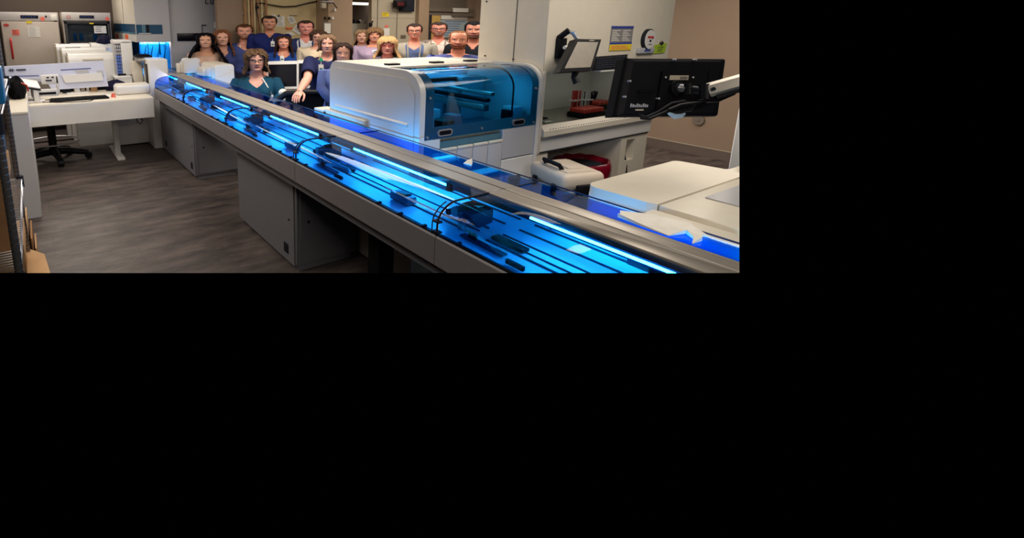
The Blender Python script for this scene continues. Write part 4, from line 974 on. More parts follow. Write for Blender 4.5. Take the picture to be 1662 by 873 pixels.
part(bt, 'blue_window', MB().box(1.40, 1.80, 8.03, 8.036, .90, 1.385, GLS).box(1.394, 1.40, 8.03, 9.6, .90, 1.385, GLS))
inn = MB().box(1.46, 1.82, 8.5, 8.54, .85, 1.385, BED)
for k in range(4): inn.prism([(1.42 + k * .095, 1.00 + .03 * (k % 2)), (1.50 + k * .095, 1.33), (1.51 + k * .095, 1.33), (1.44 + k * .095, 1.0)], 'y', 8.2, 8.22, GREYW)
inn.box(1.50, 1.505, 8.06, 8.09, .95, 1.385, RAILB).box(1.66, 1.675, 8.06, 8.09, 1.2, 1.385, RAILB)
part(bt, 'inner_panels', inn)
part(bt, 'lamp', MB().cyl((1.44, 8.32, 1.36), (1.80, 8.32, 1.36), .008, LED, 8).cyl((1.43, 8.3, .93), (1.43, 9.3, .93), .008, LED, 8))
part(bt, 'base', MB().box(1.40, 1.82, 8.04, 9.6, 0, .90, CABG))
gp = thing('grey_partition', 'tall grey instrument side with black screen behind the black haired woman', 'instrument', (2.2, 8.1, 0))
part(gp, 'panel', MB().box(1.825, 2.56, 8.05, 8.6, 0, 2.5, GREYW, .003, 1))
a_, b2 = atY(287, 54, 8.05), atY(329, 66, 8.05)
part(gp, 'black_screen', MB().box(a_.x, b2.x, 8.03, 8.05, b2.z, a_.z, SCREEN, .004))
a_, b2 = atY(327, 40, 8.05), atY(335, 42, 8.05)
part(gp, 'small_label', MB().box(a_.x, b2.x, 8.044, 8.05, b2.z, a_.z, TEXT).box(a_.x, a_.x + .01, 8.044, 8.05, b2.z - .1, a_.z, TEXT))
a_ = atY(333, 3.2, 8.05)
nm = MB()
for i in range(3):
    x = a_.x + i * .075
    nm.box(x, x + .012, 8.044, 8.05, a_.z - .03, a_.z + .05, TEXT)
    if i < 2: nm.box(x, x + .05, 8.044, 8.05, a_.z - .03, a_.z - .018, TEXT)
    if i == 1: nm.box(x + .04, x + .052, 8.044, 8.05, a_.z - .03, a_.z + .05, TEXT)
part(gp, 'lettering', nm, 'dark lettering at the very top')
part(gp, 'door_handle', MB().box(2.50, 2.53, 8.03, 8.05, 1.58, 1.68, PAPER, .004))

# ------------------------------------------------------------------ back wall fittings
YW = 7.42
for i, px in enumerate((399, 405, 410, 414, 420, 426, 433)):
    x = atY(px, 30, 7.35).x
    t = solo('wall_pipe', MB().cyl((x, 7.37, .0), (x, 7.37, 2.68), .014 if i % 2 else .02, BROWNP if i % 2 == 0 else CREW, 12).box(x - .03, x + .03, 7.385, 7.42, 1.80, 1.83, PALEW).box(x - .03, x + .03, 7.385, 7.42, .6, .63, PALEW), ['first brown vertical pipe, nearest the grey wall stub', 'thin cream pipe second from the grey wall stub', 'third vertical pipe, brown and thick', 'fourth vertical pipe, thin and cream', 'fifth vertical pipe, thick and brown', 'sixth vertical pipe, thin and cream', 'last brown vertical pipe, nearest the posted papers'][i], 'pipe', 'vertical pipes on the cream wall')
solo('wall_cable', MB().tube([atY(x, y, 7.36) for x, y in ((418, 8), (416, 5), (424, 5), (440, 8), (460, 11), (480, 10), (500, 5), (515, 2))], .009, BLACK, 8).tube([atY(x, y, 7.355) for x, y in ((416, 5), (415, 12), (419, 28), (421, 50))], .007, DARKG, 8), 'black cable sagging along the top of the cream wall', 'cable')
solo('pipe_valve', MB().cyl(atY(418, 12, 7.36), atY(418, 12, 7.32), .022, BLACK, 14), 'small black knob fixed between the pipes', 'knob')
solo_rect('posted_paper', 448, 26, 462, 43, YW, PAPER, 'upright white sheet pinned right of the tall man in navy', 'paper', 'papers posted on the cream wall', .004, 6)
solo_rect('posted_paper', 441, 23, 447, 26, YW, PAPER, 'small white slip left of the upright sheet', 'paper', 'papers posted on the cream wall', .004, 2)
def tilted(name, P, y, lab, lines):
    q = [atY(x, yy, y - .012) for x, yy in P]; mb = quadslab(MB(), q, .004, PAPER)
    for i in range(lines):
        v0 = (i + 1) / (lines + 2); s_ = [q[0].lerp(q[1], u).lerp(q[3].lerp(q[2], u), v) for u, v in ((.15, v0), (.8, v0), (.8, v0 + .05), (.15, v0 + .05))]
        quadslab(mb, s_, .002, TEXT, 0, .002)
    return solo(name, mb, lab, 'paper', 'papers posted on the cream wall')
tilted('posted_paper', ((466, 28), (475, 26), (481, 36), (471, 40)), YW, 'tilted white sheet in the middle of the cream wall', 5)
tilted('posted_paper', ((484, 37), (492, 46), (486, 57), (474, 49)), YW, 'strongly tilted white sheet left of the bald man', 4)
solo('posted_paper', quadslab(MB(), [atY(x, y, YW - .012) for x, y in ((464, 53), (474, 52), (480, 57), (466, 57))], .004, PAPER), 'white flap low on the cream wall', 'paper', 'papers posted on the cream wall')
solo('orange_scissors', MB().tube([atY(x, y, YW - .01) for x, y in ((464, 45.5), (467, 47), (474, 45.5))], .014, ORANGE, 8), 'orange handled scissors hung on the cream wall', 'scissors')
solo('magnet_strip', MB().box(atY(470, 25, YW).x, atY(482, 25, YW).x, YW - .01, YW, atY(470, 26, YW).z, atY(470, 25, YW).z, BLACK), 'thin dark magnetic strip above the tilted sheets', 'strip')
solo('push_pin', MB().cyl(atY(452.5, 25.5, YW), atY(452.5, 25.5, YW - .02), .014, BLACK), 'black round magnet on top of the upright sheet', 'magnet')
# column gadgets
YC = 7.02
cg = MB().box(atY(524, 35, YC).x, atY(537, 35, YC).x, YC - .02, YC, atY(524, 55, YC).z, atY(524, 36, YC).z, DOORG, .004).box(atY(525.5, 35, YC).x, atY(535.5, 35, YC).x, YC - .024, YC - .02, atY(524, 54, YC).z, atY(524, 38, YC).z, PAPER)
solo('wall_panel', cg, 'framed cream notice on the brown column', 'frame')
for px, m_, lab in ((527, BLACK, 'left black socket on the brown column'), (533, BLACK, 'right black socket on the brown column'), (539, PAPER, 'white socket with plug on the brown column')):
    p = atY(px, 29.5, YC); solo('wall_socket', MB().box(p.x - .016, p.x + .016, YC - .03, YC, p.z - .02, p.z + .02, m_, .004), lab, 'socket')
p = atY(523, 8, YC); solo('wall_camera', MB().box(p.x - .04, p.x + .04, YC - .06, YC, p.z - .05, p.z + .03, PALEW, .01).box(p.x - .04, p.x + .16, YC - .08, YC, p.z + .04, p.z + .055, GREYW, .003), 'pale box with bracket high on the brown column', 'device')
p = atY(542, 16, YC); solo('wall_sensor', MB().box(p.x - .012, p.x + .012, YC - .05, YC, p.z - .02, p.z + .02, PAPER, .004).tube([(p.x, YC - .02, p.z), (p.x + .03, YC - .04, p.z + .03), (p.x - .05, YC - .03, p.z + .12), (p.x - .16, YC - .02, p.z + .13)], .008, BLACK, 6), 'white sensor with black wire high on the brown column', 'sensor')
# hall ceiling fixture
p = atY(577, 6.5, 9.6); q = atY(553, 6.5, 9.6); r_ = atY(602, 6.5, 9.6)
struct('trim_4', MB().box(XS[3] - .02, 6.5, 7.5, 10.6, p.z + .16, p.z + .2, PALEW))
lf = thing('hall_light', 'long glowing ceiling light in the hallway beyond the wall opening', 'ceiling light', (p.x, 9.6, p.z))
part(lf, 'housing', MB().box(q.x, r_.x, 9.5, 9.8, p.z + .03, p.z + .15, PALEW, .004))
part(lf, 'diffuser', MB().box(q.x + .02, r_.x - .02, 9.52, 9.78, p.z - .01, p.z + .03, FIXT))
# light cabinet in the hall and things on it
cbx0, cbx1 = atY(553, 40, 7.9).x, atY(596, 40, 7.9).x; cz = atY(570, 38, 7.9).z
ca = thing('cream_cabinet', 'tall cream cabinet in the hallway opening behind the blonde women', 'cabinet', ((cbx0 + cbx1) / 2, 8.1, 0))
part(ca, 'carcass', MB().box(cbx0, cbx1, 7.9, 8.4, .05, cz, CREAM, .01, 2))
part(ca, 'door', MB().box(cbx0 + .02, cbx1 - .04, 7.888, 7.9, .08, cz - .04, CREAM, .004))
part(ca, 'plinth', MB().box(cbx0 + .02, cbx1 - .02, 7.93, 8.37, 0, .05, SEAM))
for (px, w_, h_, m_, lab) in ((563, .05, .05, PAPER, 'white carton on the cream cabinet, leftmost'), (568, .04, .075, PALEW, 'pale canister on the cream cabinet'), (573, .05, .075, BLACK, 'black canister on the cream cabinet'), (581, .08, .05, DARKG, 'dark low box on the cream cabinet'), (588, .06, .065, CREAM, 'cream tub on the cream cabinet, rightmost')):
    x = atY(px, 38, 8.0).x; solo('cabinet_top_item', MB().box(x - w_ / 2, x + w_ / 2, 7.98, 8.06, cz, cz + h_, m_, .008), lab, 'container', 'containers on the cream cabinet')
hx = atY(584, 20, 10.5).x
solo('hall_curtain', MB().loft([[(hx + .05 * k + .0, 10.5 - .03 * (k % 2), z) for k in range(10)] for z in (0, 1.2, 2.4)], mat('grey_curtain', (92, 84, 78), .9), closed=False, cap=False), 'grey pleated curtain at the end of the hallway', 'curtain')
p = atY(601, 40, 7.38); solo('wall_phone', MB().box(p.x - .025, p.x + .02, 7.34, 7.40, p.z - .03, p.z + .03, BLACK, .008).tube([(p.x, 7.34, p.z + .03), (p.x + .02, 7.33, p.z + .06)], .012, BLACK, 8), 'small black phone on the wall edge by the opening', 'phone')
# signs on the panelled wall
YP = 7.40
solo_rect('yellow_sign', 620, 20, 631, 27, YP, YEL, 'yellow sign with black text high on the panelled wall', 'sign', None, .006, 2, BLACK)
solo_rect('wall_notice', 623, 46, 632, 58, YP, PAPER, 'white paper notice on the panelled wall, above the blonde women', 'notice', None, .004)
solo_rect('red_label', 624.5, 41, 630, 44.5, YP, PINK, 'small red label above the white notice on the panelled wall', 'label', None, .004)
solo_rect('wall_plate', 650, 57, 658, 62, YP, STEEL, 'steel wall plate left of the man in the grey cardigan', 'wall plate', None, .01)
ledx = thing('led_clock', 'black box display with red digits high on the panelled wall', 'display', atY(655, 8, YP))
a_, b2 = atY(647, 0, YP), atY(669, 19, YP)
part(ledx, 'case', MB().box(a_.x, b2.x, YP - .06, YP, b2.z, a_.z + .06, DARKG, .006))
a_, b2 = atY(640, 2, YP - .1), atY(657, 12, YP - .1)
part(ledx, 'display_box', MB().box(a_.x, b2.x, YP - .16, YP - .06, b2.z, a_.z + .02, BLACK, .006))
dg = MB()
for i in range(4): dg.box(a_.x + .03 + i * .035, a_.x + .05 + i * .035, YP - .164, YP - .16, b2.z + .025, a_.z - .02, mat('dim_red_digit', (110, 20, 30), .4))
part(ledx, 'digits', dg, 'dim red digits')
# door details
YD = 7.42
solo_rect('door_lite', 699, 25, 713, 66, YD, WOODY, 'narrow amber lit door window behind the men', 'window pane', None, .004)
solo_rect('door_frame_trim', 697, 24, 699, 68, YD, SEAM, 'dark edge beside the amber door window', 'trim', None, .008)
solo_rect('door_closer', 733, 13, 757, 20, YD, PAPER, 'white door closer box at the top of the grey door', 'door closer', None, .05)
solo_rect('closer_arm', 732, 21, 765, 27, YD, DOORG, 'grey door closer arm below the white closer box', 'door closer', None, .07)
solo_rect('door_notice', 716, 25, 765, 32, YD, PAPER, 'cream paper strip along the top of the posted charts', 'notice', None, .006)
solo_rect('door_chart', 715, 33, 765, 60, YD, mat('pale_blue_chart', (168, 186, 190), .7, var=.06), 'wide pale blue chart posted on the grey door', 'chart', None, .005, 7, BLUEI)
# ------------------------------------------------------------------ people
def lerpt(tab, z):
    if z <= tab[0][0]: return tab[0][1:]
    for i in range(len(tab) - 1):
        if z <= tab[i + 1][0]:
            t = (z - tab[i][0]) / (tab[i + 1][0] - tab[i][0]); t = t * t * (3 - 2 * t) if False else t
            return [a + (b - a) * t for a, b in zip(tab[i][1:], tab[i + 1][1:])]
    return tab[-1][1:]
# head table, z measured up from the chin (m): half width, front, back
HT = [(-.075, .056, .040, .070), (-.045, .055, .042, .066), (-.018, .056, .050, .064), (-.006, .052, .070, .064), (.004, .044, .082, .066),
      (.016, .050, .088, .070), (.035, .058, .089, .078), (.055, .064, .090, .086), (.080, .0685, .091, .094), (.105, .072, .091, .100), (.130, .0745, .094, .104),
      (.155, .0755, .094, .104), (.180, .073, .088, .098), (.200, .065, .076, .086), (.214, .052, .058, .068), (.224, .034, .036, .044), (.230, .012, .012, .016)]
def g(x, s): return math.exp(-(x / s) ** 2)
def head_pt(phi, z, jaw=1.0):
    # phi 0 = straight ahead (-y), +x = person's left
    w, f, b = lerpt(HT, z)
    if z < .07: w *= 1 + (jaw - 1) * max(0, min(1, (.07 - z) / .05))
    sx, cy = math.sin(phi), math.cos(phi)
    e = 2.25
    d = f if cy > 0 else b
    x = w * math.copysign(abs(sx) ** (2 / e), sx); y = -d * math.copysign(abs(cy) ** (2 / e), cy)
    if cy > 0 and z > -.01:
        ax = abs(x)
        dy = 0
        dy += .026 * g(x, .0105) * (g(z - .082, .012) + .0 ) + .016 * g(x, .009) * g(z - .102, .020)      # nose
        dy += .010 * g(ax - .013, .008) * g(z - .078, .008)                                                # nostrils
        dy -= .011 * g(ax - .031, .016) * g(z - .116, .012)                                                # sockets
        dy += .005 * g(ax - .030, .020) * g(z - .137, .008)                                                # brow
        dy += .006 * g(ax - .042, .018) * g(z - .082, .018)                                                # cheek
        dy += .006 * g(x, .024) * g(z - .050, .010)                                                        # lips
        dy -= .004 * g(x, .022) * g(z - .030, .006)
        dy += .006 * g(x, .018) * g(z - .012, .012)                                                        # chin
        dy += .004 * g(ax - .031, .010) * g(z - .116, .006)                                                # eyeball
        y -= dy
    return x, y
PHI = []
for i in range(76):
    u = -1 + 2 * i / 76; PHI.append(math.pi * (math.copysign(abs(u) ** 1.35, u)))
SKINS = {}
def skin(rgb):
    if rgb not in SKINS:
        SKINS[rgb] = mat('skin_%d' % len(SKINS), rgb, .5, var=.06, scale=60)
    return SKINS[rgb]
LIP = mat('lip', (164, 84, 82), .45); TEETH = mat('teeth', (226, 218, 208), .35); EYEW = mat('eye_white', (206, 198, 192), .3); IRIS = mat('iris', (44, 32, 26), .2)
FABRICS = {}
def fabric(rgb):
    if rgb not in FABRICS: FABRICS[rgb] = mat('cloth_%d' % len(FABRICS), rgb, .85, var=.10, scale=10, bump=.35, spec=.2)
    return FABRICS[rgb]
HAIRS = {}
def hairm(rgb):
    if rgb not in HAIRS:
        HAIRS[rgb] = mat('hair_%d' % len(HAIRS), rgb, .75, var=.30, scale=26, bump=.35, stretch=(3.2, 3.2, .35), spec=.06)
    return HAIRS[rgb]
TROUSER = fabric((34, 36, 52)); SHOE = BLACKM
def finger_set(mb, wrist, dirv, side, palmn, m, s=1.0, curl=.35):
    d = dirv.normalized(); sv = side.normalized(); nv = palmn.normalized()
    rings = []
    for t, w_, h_ in ((-.01, .026, .020), (.02, .034, .017), (.055, .041, .014), (.088, .040, .012)):
        c = wrist + d * t * s
        rings.append([c + sv * w_ * s * math.cos(a) + nv * h_ * s * math.sin(a) for a in [2 * math.pi * j / 12 for j in range(12)]])
    mb.loft(rings, m)
    for k, L in enumerate((.070, .078, .073, .058)):
        o = wrist + d * .08 * s + sv * (.030 - .020 * k) * s; p = [o]; ang = .12 + .05 * k
        dd = d.copy(); 
        for q in (.45, .30, .25):
            dd = (dd * math.cos(curl) + nv * math.sin(curl)).normalized() if q < .45 else (d * math.cos(ang) + nv * math.sin(ang)).normalized()
            o = o + dd * L * q * s; p.append(o)
        mb.tube(p, [.0095 * s, .0088 * s, .008 * s, .006 * s], m, 8)
    o = wrist + d * .02 * s + sv * .030 * s
    mb.tube([o, o + (sv * .8 + d * .7 + nv * .2) * .032 * s, o + (sv * .75 + d * 1.5 + nv * .5) * .042 * s, o + (sv * .6 + d * 2.1 + nv * .9) * .042 * s], [.013 * s, .011 * s, .0095 * s, .007 * s], m, 8)
def person(px, ptop, pchin, k, wpx, label, skinc=(206, 152, 128), hairc=(60, 42, 32), hair='short', shirt=(60, 80, 150), shirt2=None, neck='v', sleeve='short',
           female=False, turn=0, tilt=0, glasses=None, stance='stand', beard=None, arms=None, badge=None, extra=None, jaw=1.0, smile=.0, hlen=-.10, hw=1.0, widen=1.0, bodyturn=0, lean=0, shz=0):
    top = atK(px, ptop, k); chin = atK(px, pchin, k)
    cz = chin.z
    hh = (top.z - chin.z) / (.238 if hair not in ('bald',) else .232)
    base = Vector((chin.x, chin.y, 0))
    sw = wpx * 1.12 * k / F / .150            # head width scale
    t = thing('person', label, 'person', base)
    sk = skin(skinc)
    yaw_cam = math.atan2(CAM.x - base.x, -(CAM.y - base.y))   # rotation so that local -y looks at the camera
    RH = Matrix.Rotation(yaw_cam + R(turn), 4, 'Z')
    RB = Matrix.Rotation(yaw_cam + R(bodyturn), 4, 'Z')
    HP = Matrix.Translation(base + Vector((0, 0, cz))) @ RH @ Matrix.Rotation(R(tilt), 4, 'Y') @ Matrix.Diagonal((sw, sw, hh, 1))
    s = sw * widen                                             # body scale across
    BP = Matrix.Translation(base) @ RB
    hip = cz - .62 * hh - .04
    # torso table relative to chin height (world metres scaled), half width, half depth, y centre
    fb = .018 if female else 0
    TT = [(-.66, .160, .112, .0, 0), (-.60, .172 if female else .165, .118, .0, 0), (-.50, .150 if female else .158, .108, .0, 0), (-.42, .135 if female else .152, .102, 0, 0), (-.32, .150 if female else .165, .112, 0, fb),
          (-.24, .160 if female else .178, .115, 0, fb * 1.3), (-.17, .172 if female else .192, .100, .005, fb * .4), (-.125, .172 if female else .198, .085, .012, 0), (-.102, .140 if female else .165, .072, .016, 0), (-.085, .100 if female else .118, .062, .018, 0), (-.070, .066, .058, .014, 0)]
    TT = [(a - shz if a < -.075 else a, b, c, d, e) for a, b, c, d, e in TT]
    def torso_ring(z, grow=0, n=len(PHI)):
        w_, dp, yc, bu = lerpt(TT, z)
        out = []
        for ph in PHI:
            sx, cy = math.sin(ph), math.cos(ph); e = 2.4
            x = (w_ + grow) * math.copysign(abs(sx) ** (2 / e), sx); y = yc - (dp + grow) * math.copysign(abs(cy) ** (2 / e), cy)
            if cy > 0 and bu: y -= bu * 1.6 * g(abs(x) - .07, .05)
            y += lean * (-z - .07)
            out.append(Vector((x * s, y * s, cz + z * hh * (1 if z > -.08 else 1))))
        return out
    # ---- body: one continuous mesh
    mb = MB()
    rings = [[BP @ v for v in torso_ring(z)] for z in (-.66, -.60, -.50, -.42, -.32, -.24, -.17, -.125, -.102, -.085)]
    zs = [-.066, -.055, -.04, -.026, -.016, -.009, -.003, .003, .009] + [.009 + .0042 * i for i in range(1, 7)] + [.0362 + .002 * i for i in range(15)] + [.0684 + .0042 * i for i in range(25)] + [.178, .184, .190, .196, .202, .208, .213, .218, .222, .226, .229]
    hr = []
    for z in zs:
        hr.append([HP @ Vector((*head_pt(ph, z, jaw), z)) for ph in PHI])
    o0 = len(rings)
    mb.loft(rings + hr, sk)
    # paint lips, teeth, eyes, brows and beard onto head faces by local position
    nph = len(PHI)
    hm = hairm(hairc)
    il, it_, ie, ii, ib, ibd = (mb.mi(m) for m in (LIP, TEETH, EYEW, IRIS, hm, hairm(beard) if beard else hm))
    for i in range(len(zs) - 1):
        z = (zs[i] + zs[i + 1]) / 2
        for j in range(nph):
            ph = (PHI[j] + (PHI[(j + 1) % nph] if j + 1 < nph else math.pi)) / 2
            if abs(ph) > 1.45: 
                continue
            x, y = head_pt(ph, z); ax = abs(x); fi = (o0 + i) * nph + j
            if y > 0: continue
            zm = .047 + (ax / .028) ** 2 * .010
            if beard and (z < .036 + .5 * ax or (.060 < z < .068 and ax < .030)) and z > -.012 and not (abs(z - .030) < .000): mb.m[fi] = ibd
            if ax < .027 and abs(z - zm) < .0088 * (1 - (ax / .030) ** 2) + .001: mb.m[fi] = il
            if smile and ax < .021 and abs(z - zm) < .0040 * (1 - (ax / .026) ** 2): mb.m[fi] = it_
            if ((ax - .031) / .0145) ** 2 + ((z - .116) / .0058) ** 2 < 1: mb.m[fi] = ie
            if ((ax - .031) / .0068) ** 2 + ((z - .116) / .0068) ** 2 < 1: mb.m[fi] = ii
            if .130 < z < .1375 and .014 < ax < .047: mb.m[fi] = ib
    # ears
    for sgn in (-1, 1):
        er = []
        for q in range(7):
            a_ = q / 6; zz = .075 + .058 * a_; rr = .009 + .010 * math.sin(math.pi * a_)
            er.append([HP @ Vector((sgn * (.066 + (.010 if 0 < q < 6 else 0) + .006 * math.cos(b_)), .004 + rr * math.sin(b_), zz)) for b_ in [2 * math.pi * u / 8 for u in range(8)]])
        mb.loft(er, sk)
    # arms
    shw = (.158 if female else .182) * s; shz_ = cz - (.135 + shz) * hh
    A = arms or {}
    pose = {}
    for sgn, nm in ((-1, 'r'), (1, 'l')):
        S = BP @ Vector((sgn * shw, .012, shz_))
        if nm in A: E_, W_ = [Vector(p) if A.get('world') else BP @ Vector(p) for p in A[nm]]
        else:
            E_ = BP @ Vector((sgn * (shw + .045), .03, shz_ - .29 * hh)); W_ = BP @ Vector((sgn * (shw + .02), -.06, shz_ - .53 * hh))
        pose[nm] = (S, E_, W_)
        k1 = s / 1.0
        mb.tube([S, S.lerp(E_, .3), S.lerp(E_, .7), E_, E_.lerp(W_, .35), E_.lerp(W_, .75), W_, W_.lerp(E_, -.06)], [.050 * k1, .049 * k1, .042 * k1, .038 * k1, .040 * k1, .030 * k1, .025 * k1, .023 * k1], sk, 14)
        dv_ = (W_ - E_).normalized(); sd_ = (BP.to_3x3() @ Vector((-sgn, -.3, 0))); sd_ = (sd_ - dv_ * sd_.dot(dv_)).normalized()
        nv_ = dv_.cross(sd_) * (1 if sgn > 0 else -1)
        if nv_.z > 0: nv_ = -nv_
        finger_set(mb, W_, dv_, sd_, nv_, sk, k1 * .95, A.get('curl', .35))
    # legs
    for sgn in (-1, 1):
        H_ = BP @ Vector((sgn * .085 * s, 0, hip + .04))
        if stance == 'stand':
            K_ = BP @ Vector((sgn * .09 * s, -.02, hip * .52 + .03)); F_ = BP @ Vector((sgn * .095 * s, .01, .08))
            pth = [H_, H_.lerp(K_, .5), K_, K_.lerp(F_, .35), F_]
        else:
            K_ = BP @ Vector((sgn * .12 * s, .30, hip)); F_ = BP @ Vector((sgn * .12 * s, .34, .08))
            pth = [H_, H_.lerp(K_, .5), K_, K_.lerp(F_, .35), F_]
        mb.tube(pth, [.088 * s, .078 * s, .056 * s, .055 * s, .038 * s], sk, 14)
        pose['leg%d' % sgn] = pth
    body = part(t, 'body', mb)
    # ---- trousers, shoes
    tm = MB()
    tm.loft([[BP @ v for v in torso_ring(z, .012)] for z in (-.68, -.60, -.52, -.47)], TROUSER, cap=False)
    for sgn in (-1, 1):
        p = pose['leg%d' % sgn]; tm.tube(p, [.100 * s, .092 * s, .070 * s, .072 * s, .062 * s], TROUSER, 16)
    part(t, 'trousers', tm)
    for sgn in (-1, 1):
        f = pose['leg%d' % sgn][-1]; fd_ = (BP.to_3x3() @ Vector((0, -1, 0)))
        part(t, 'shoe', MB().loft([[f - Vector((0, 0, f.z)) + fd_ * a_ + fd_.cross(Vector((0, 0, 1))) * w_ * math.cos(b_) + Vector((0, 0, h_ * (.5 + .5 * math.sin(b_)) + .002)) for b_ in [2 * math.pi * u / 10 for u in range(10)]] for a_, w_, h_ in ((-.07, .03, .07), (-.02, .042, .085), (.06, .048, .07), (.14, .045, .05), (.18, .02, .03))], SHOE))
    # ---- shirt with shaped neckline
    fm = fabric(shirt)
    nv = {'v': .115, 'round': .035, 'collar': .075, 'scoop': .070}[neck]
    vw = {'v': .50, 'round': .9, 'collar': .50, 'scoop': .95}[neck]
    tops = []
    for ph in PHI:
        a_ = abs(ph)
        dz = nv * max(0, 1 - a_ / vw) if neck in ('v', 'collar') else nv * max(0, 1 - (a_ / vw) ** 2)
        tops.append(-.076 - dz)
    nz = 16; rr = []
    for q in range(nz + 1):
        u = q / nz; ring_ = []
        for j, ph in enumerate(PHI):
            z = -.56 + (tops[j] + .56) * (u ** .75)
            w_, dp, yc, bu = lerpt(TT, z); gr = .011 + .004 * math.sin(ph * 5 + z * 30)
            sx, cy = math.sin(ph), math.cos(ph); e = 2.4
            x = (w_ + gr) * math.copysign(abs(sx) ** (2 / e), sx); y = yc - (dp + gr) * math.copysign(abs(cy) ** (2 / e), cy)
            if cy > 0 and bu: y -= bu * 1.6 * g(abs(x) - .07, .05)
            y += lean * (-z - .07)
            ring_.append(BP @ Vector((x * s, y * s, cz + z * hh)))
        rr.append(ring_)
    sm_ = MB().loft(rr, fm, cap=False)
    if shirt2:     # open garment: central front panel in the second colour
        i2 = sm_.mi(fabric(shirt2))
        for q in range(nz):
            for j in range(nph):
                if abs(PHI[j]) < .42: sm_.m[q * nph + j] = i2
    for nm in 'rl':
        S, E_, W_ = pose[nm]
        if sleeve == 'short': sm_.tube([S.lerp(E_, -.12), S, S.lerp(E_, .3), S.lerp(E_, .66), S.lerp(E_, .80)], [.040 * s, .060 * s, .064 * s, .062 * s, .062 * s], fm, 16, cap=False)
        else: sm_.tube([S.lerp(E_, -.12), S, S.lerp(E_, .4), E_, E_.lerp(W_, .4), E_.lerp(W_, .88)], [.040 * s, .060 * s, .060 * s, .052 * s, .048 * s, .036 * s], fm, 16, cap=False)
    so = part(t, 'shirt', sm_)
    sol = so.modifiers.new('thickness', 'SOLIDIFY'); sol.thickness = .004; sol.offset = 0
    def front(x, z, off=.02):
        w_, dp, yc, bu = lerpt(TT, z); q = min(.999, abs(x / w_)) ** 2.4
        y = yc - (dp + off) * (1 - q) ** (1 / 2.4) - (bu * 1.6 * g(abs(x) - .07, .05)) + lean * (-z - .07)
        return BP @ Vector((x * s, y * s, cz + z * hh))
    if neck == 'collar':
        cm = MB()
        for sgn in (-1, 1):
            P = [front(sgn * .055, -.072, .016), front(sgn * .085, -.10, .02), front(sgn * .045, -.155, .018), front(sgn * .012, -.135, .016)]
            n1 = (CAM - P[0]).normalized()
            cm.add([p + n1 * .006 for p in P] + [p - n1 * .004 for p in P], [(0, 1, 2, 3), (7, 6, 5, 4), (0, 4, 5, 1), (1, 5, 6, 2), (2, 6, 7, 3), (3, 7, 4, 0)], fabric(shirt2) if shirt2 else fm)
        part(t, 'collar', cm)
    if shirt2:
        lm_ = MB()
        for sgn in (-1, 1):
            lm_.tube([front(sgn * .07, -.078, .018), front(sgn * .066, -.15, .018), front(sgn * .060, -.28, .018), front(sgn * .058, -.42, .018)], .009 * s, fm, 8)
        part(t, 'lapel', lm_)
    # ---- hair
    fs = {'short': 0, 'bald': 0}.get(hair, 1)
    hmesh = MB()
    nzr = 22; rr = []
    alpha = 1.05 if fs else 1.25
    for q in range(nzr + 1):
        u = q / nzr; row = []
        for j, ph in enumerate(PHI):
            a_ = abs(ph)
            hl = {'short': .192 - .006 * math.cos(ph * 5), 'bald': .212}.get(hair, .206)
            if hair == 'bang': hl = .170
            if hair == 'curly': hl = .192
            if hair == 'part': hl = .200 + .008 * math.sin(ph * 1.5)
            if fs: hl -= .045 * min(1, a_ / .8) ** 2
            hl += .003 * math.sin(ph * 17)
            if fs: 
                e0 = {'long': .80, 'vlong': .76, 'bob': .80, 'curly': .80, 'bang': .78, 'part': .80, 'tied': .95}.get(hair, .8)
                lo = {'tied': .02}.get(hair, hlen)
                st_ = max(0, min(1, (a_ - e0) / .16)); st_ = st_ * st_ * (3 - 2 * st_)
                zend = hl + (lo - hl) * st_
                zend += .006 * math.sin(ph * 13)
            else:
                st_ = max(0, min(1, (a_ - .95) / .25)); lo = .105
                if a_ > 1.9: lo = .03
                if hair == 'bald': lo = .095 if a_ < 1.9 else .03
                zend = hl + (lo - hl) * st_
            z = .2305 - (.2305 - zend) * (u ** 1.15)
            zc = max(z, -.01)
            x, y = head_pt(ph, max(z, .06) if fs else max(z, .02))
            th_ = {'short': .009, 'bald': .004}.get(hair, .016)
            if hair == 'curly': th_ = .024
            if hair in ('bang', 'bob'): th_ = .022
            if z > .19: th_ *= .8
            th_ += .0035 * math.sin(ph * 23 + z * 40) + (.006 * math.sin(ph * 9 + z * 120) if hair == 'curly' else 0)
            rad = math.hypot(x, y) + 1e-6
            sc_h = 1 + th_ / rad
            x, y = x * sc_h, y * sc_h
            if fs and z < .07:
                dz_ = .07 - z; bl = min(1, dz_ / .05)
                gw = {'vlong': .30, 'long': .16, 'curly': .22, 'bang': .30, 'part': .30}.get(hair, .1) * hw
                Wd = .088 + gw * dz_ + (.004 if hair == 'curly' else 0); Df = .085 + min(.075, max(0, -z) * .75); Db = .115 + .1 * dz_
                pe = a_
                if a_ < 1.57: pe = a_ - (a_ - .40) * min(1, max(0, -z) / .14) * .45
                pe = math.copysign(pe, ph)
                sxx, cyy = math.sin(pe), math.cos(pe)
                ex = .8 - .35 * min(1, max(0, -z) / .08); X_ = Wd * math.copysign(abs(sxx) ** ex, sxx); Y_ = -(Df if cyy > 0 else Db) * math.copysign(abs(cyy) ** ex, cyy)
                wv = .005 * math.sin(ph * 21 + z * 55)
                x = x * (1 - bl) + X_ * bl + wv; y = y * (1 - bl) + Y_ * bl + wv
            zz = z + (th_ * .9 if u < .05 else th_ * .5 * max(0, (z - .16) / .07))
            row.append(HP @ Vector((x, y, zz)))
        rr.append(row)
    hmesh.loft(rr, hm, cap=False)
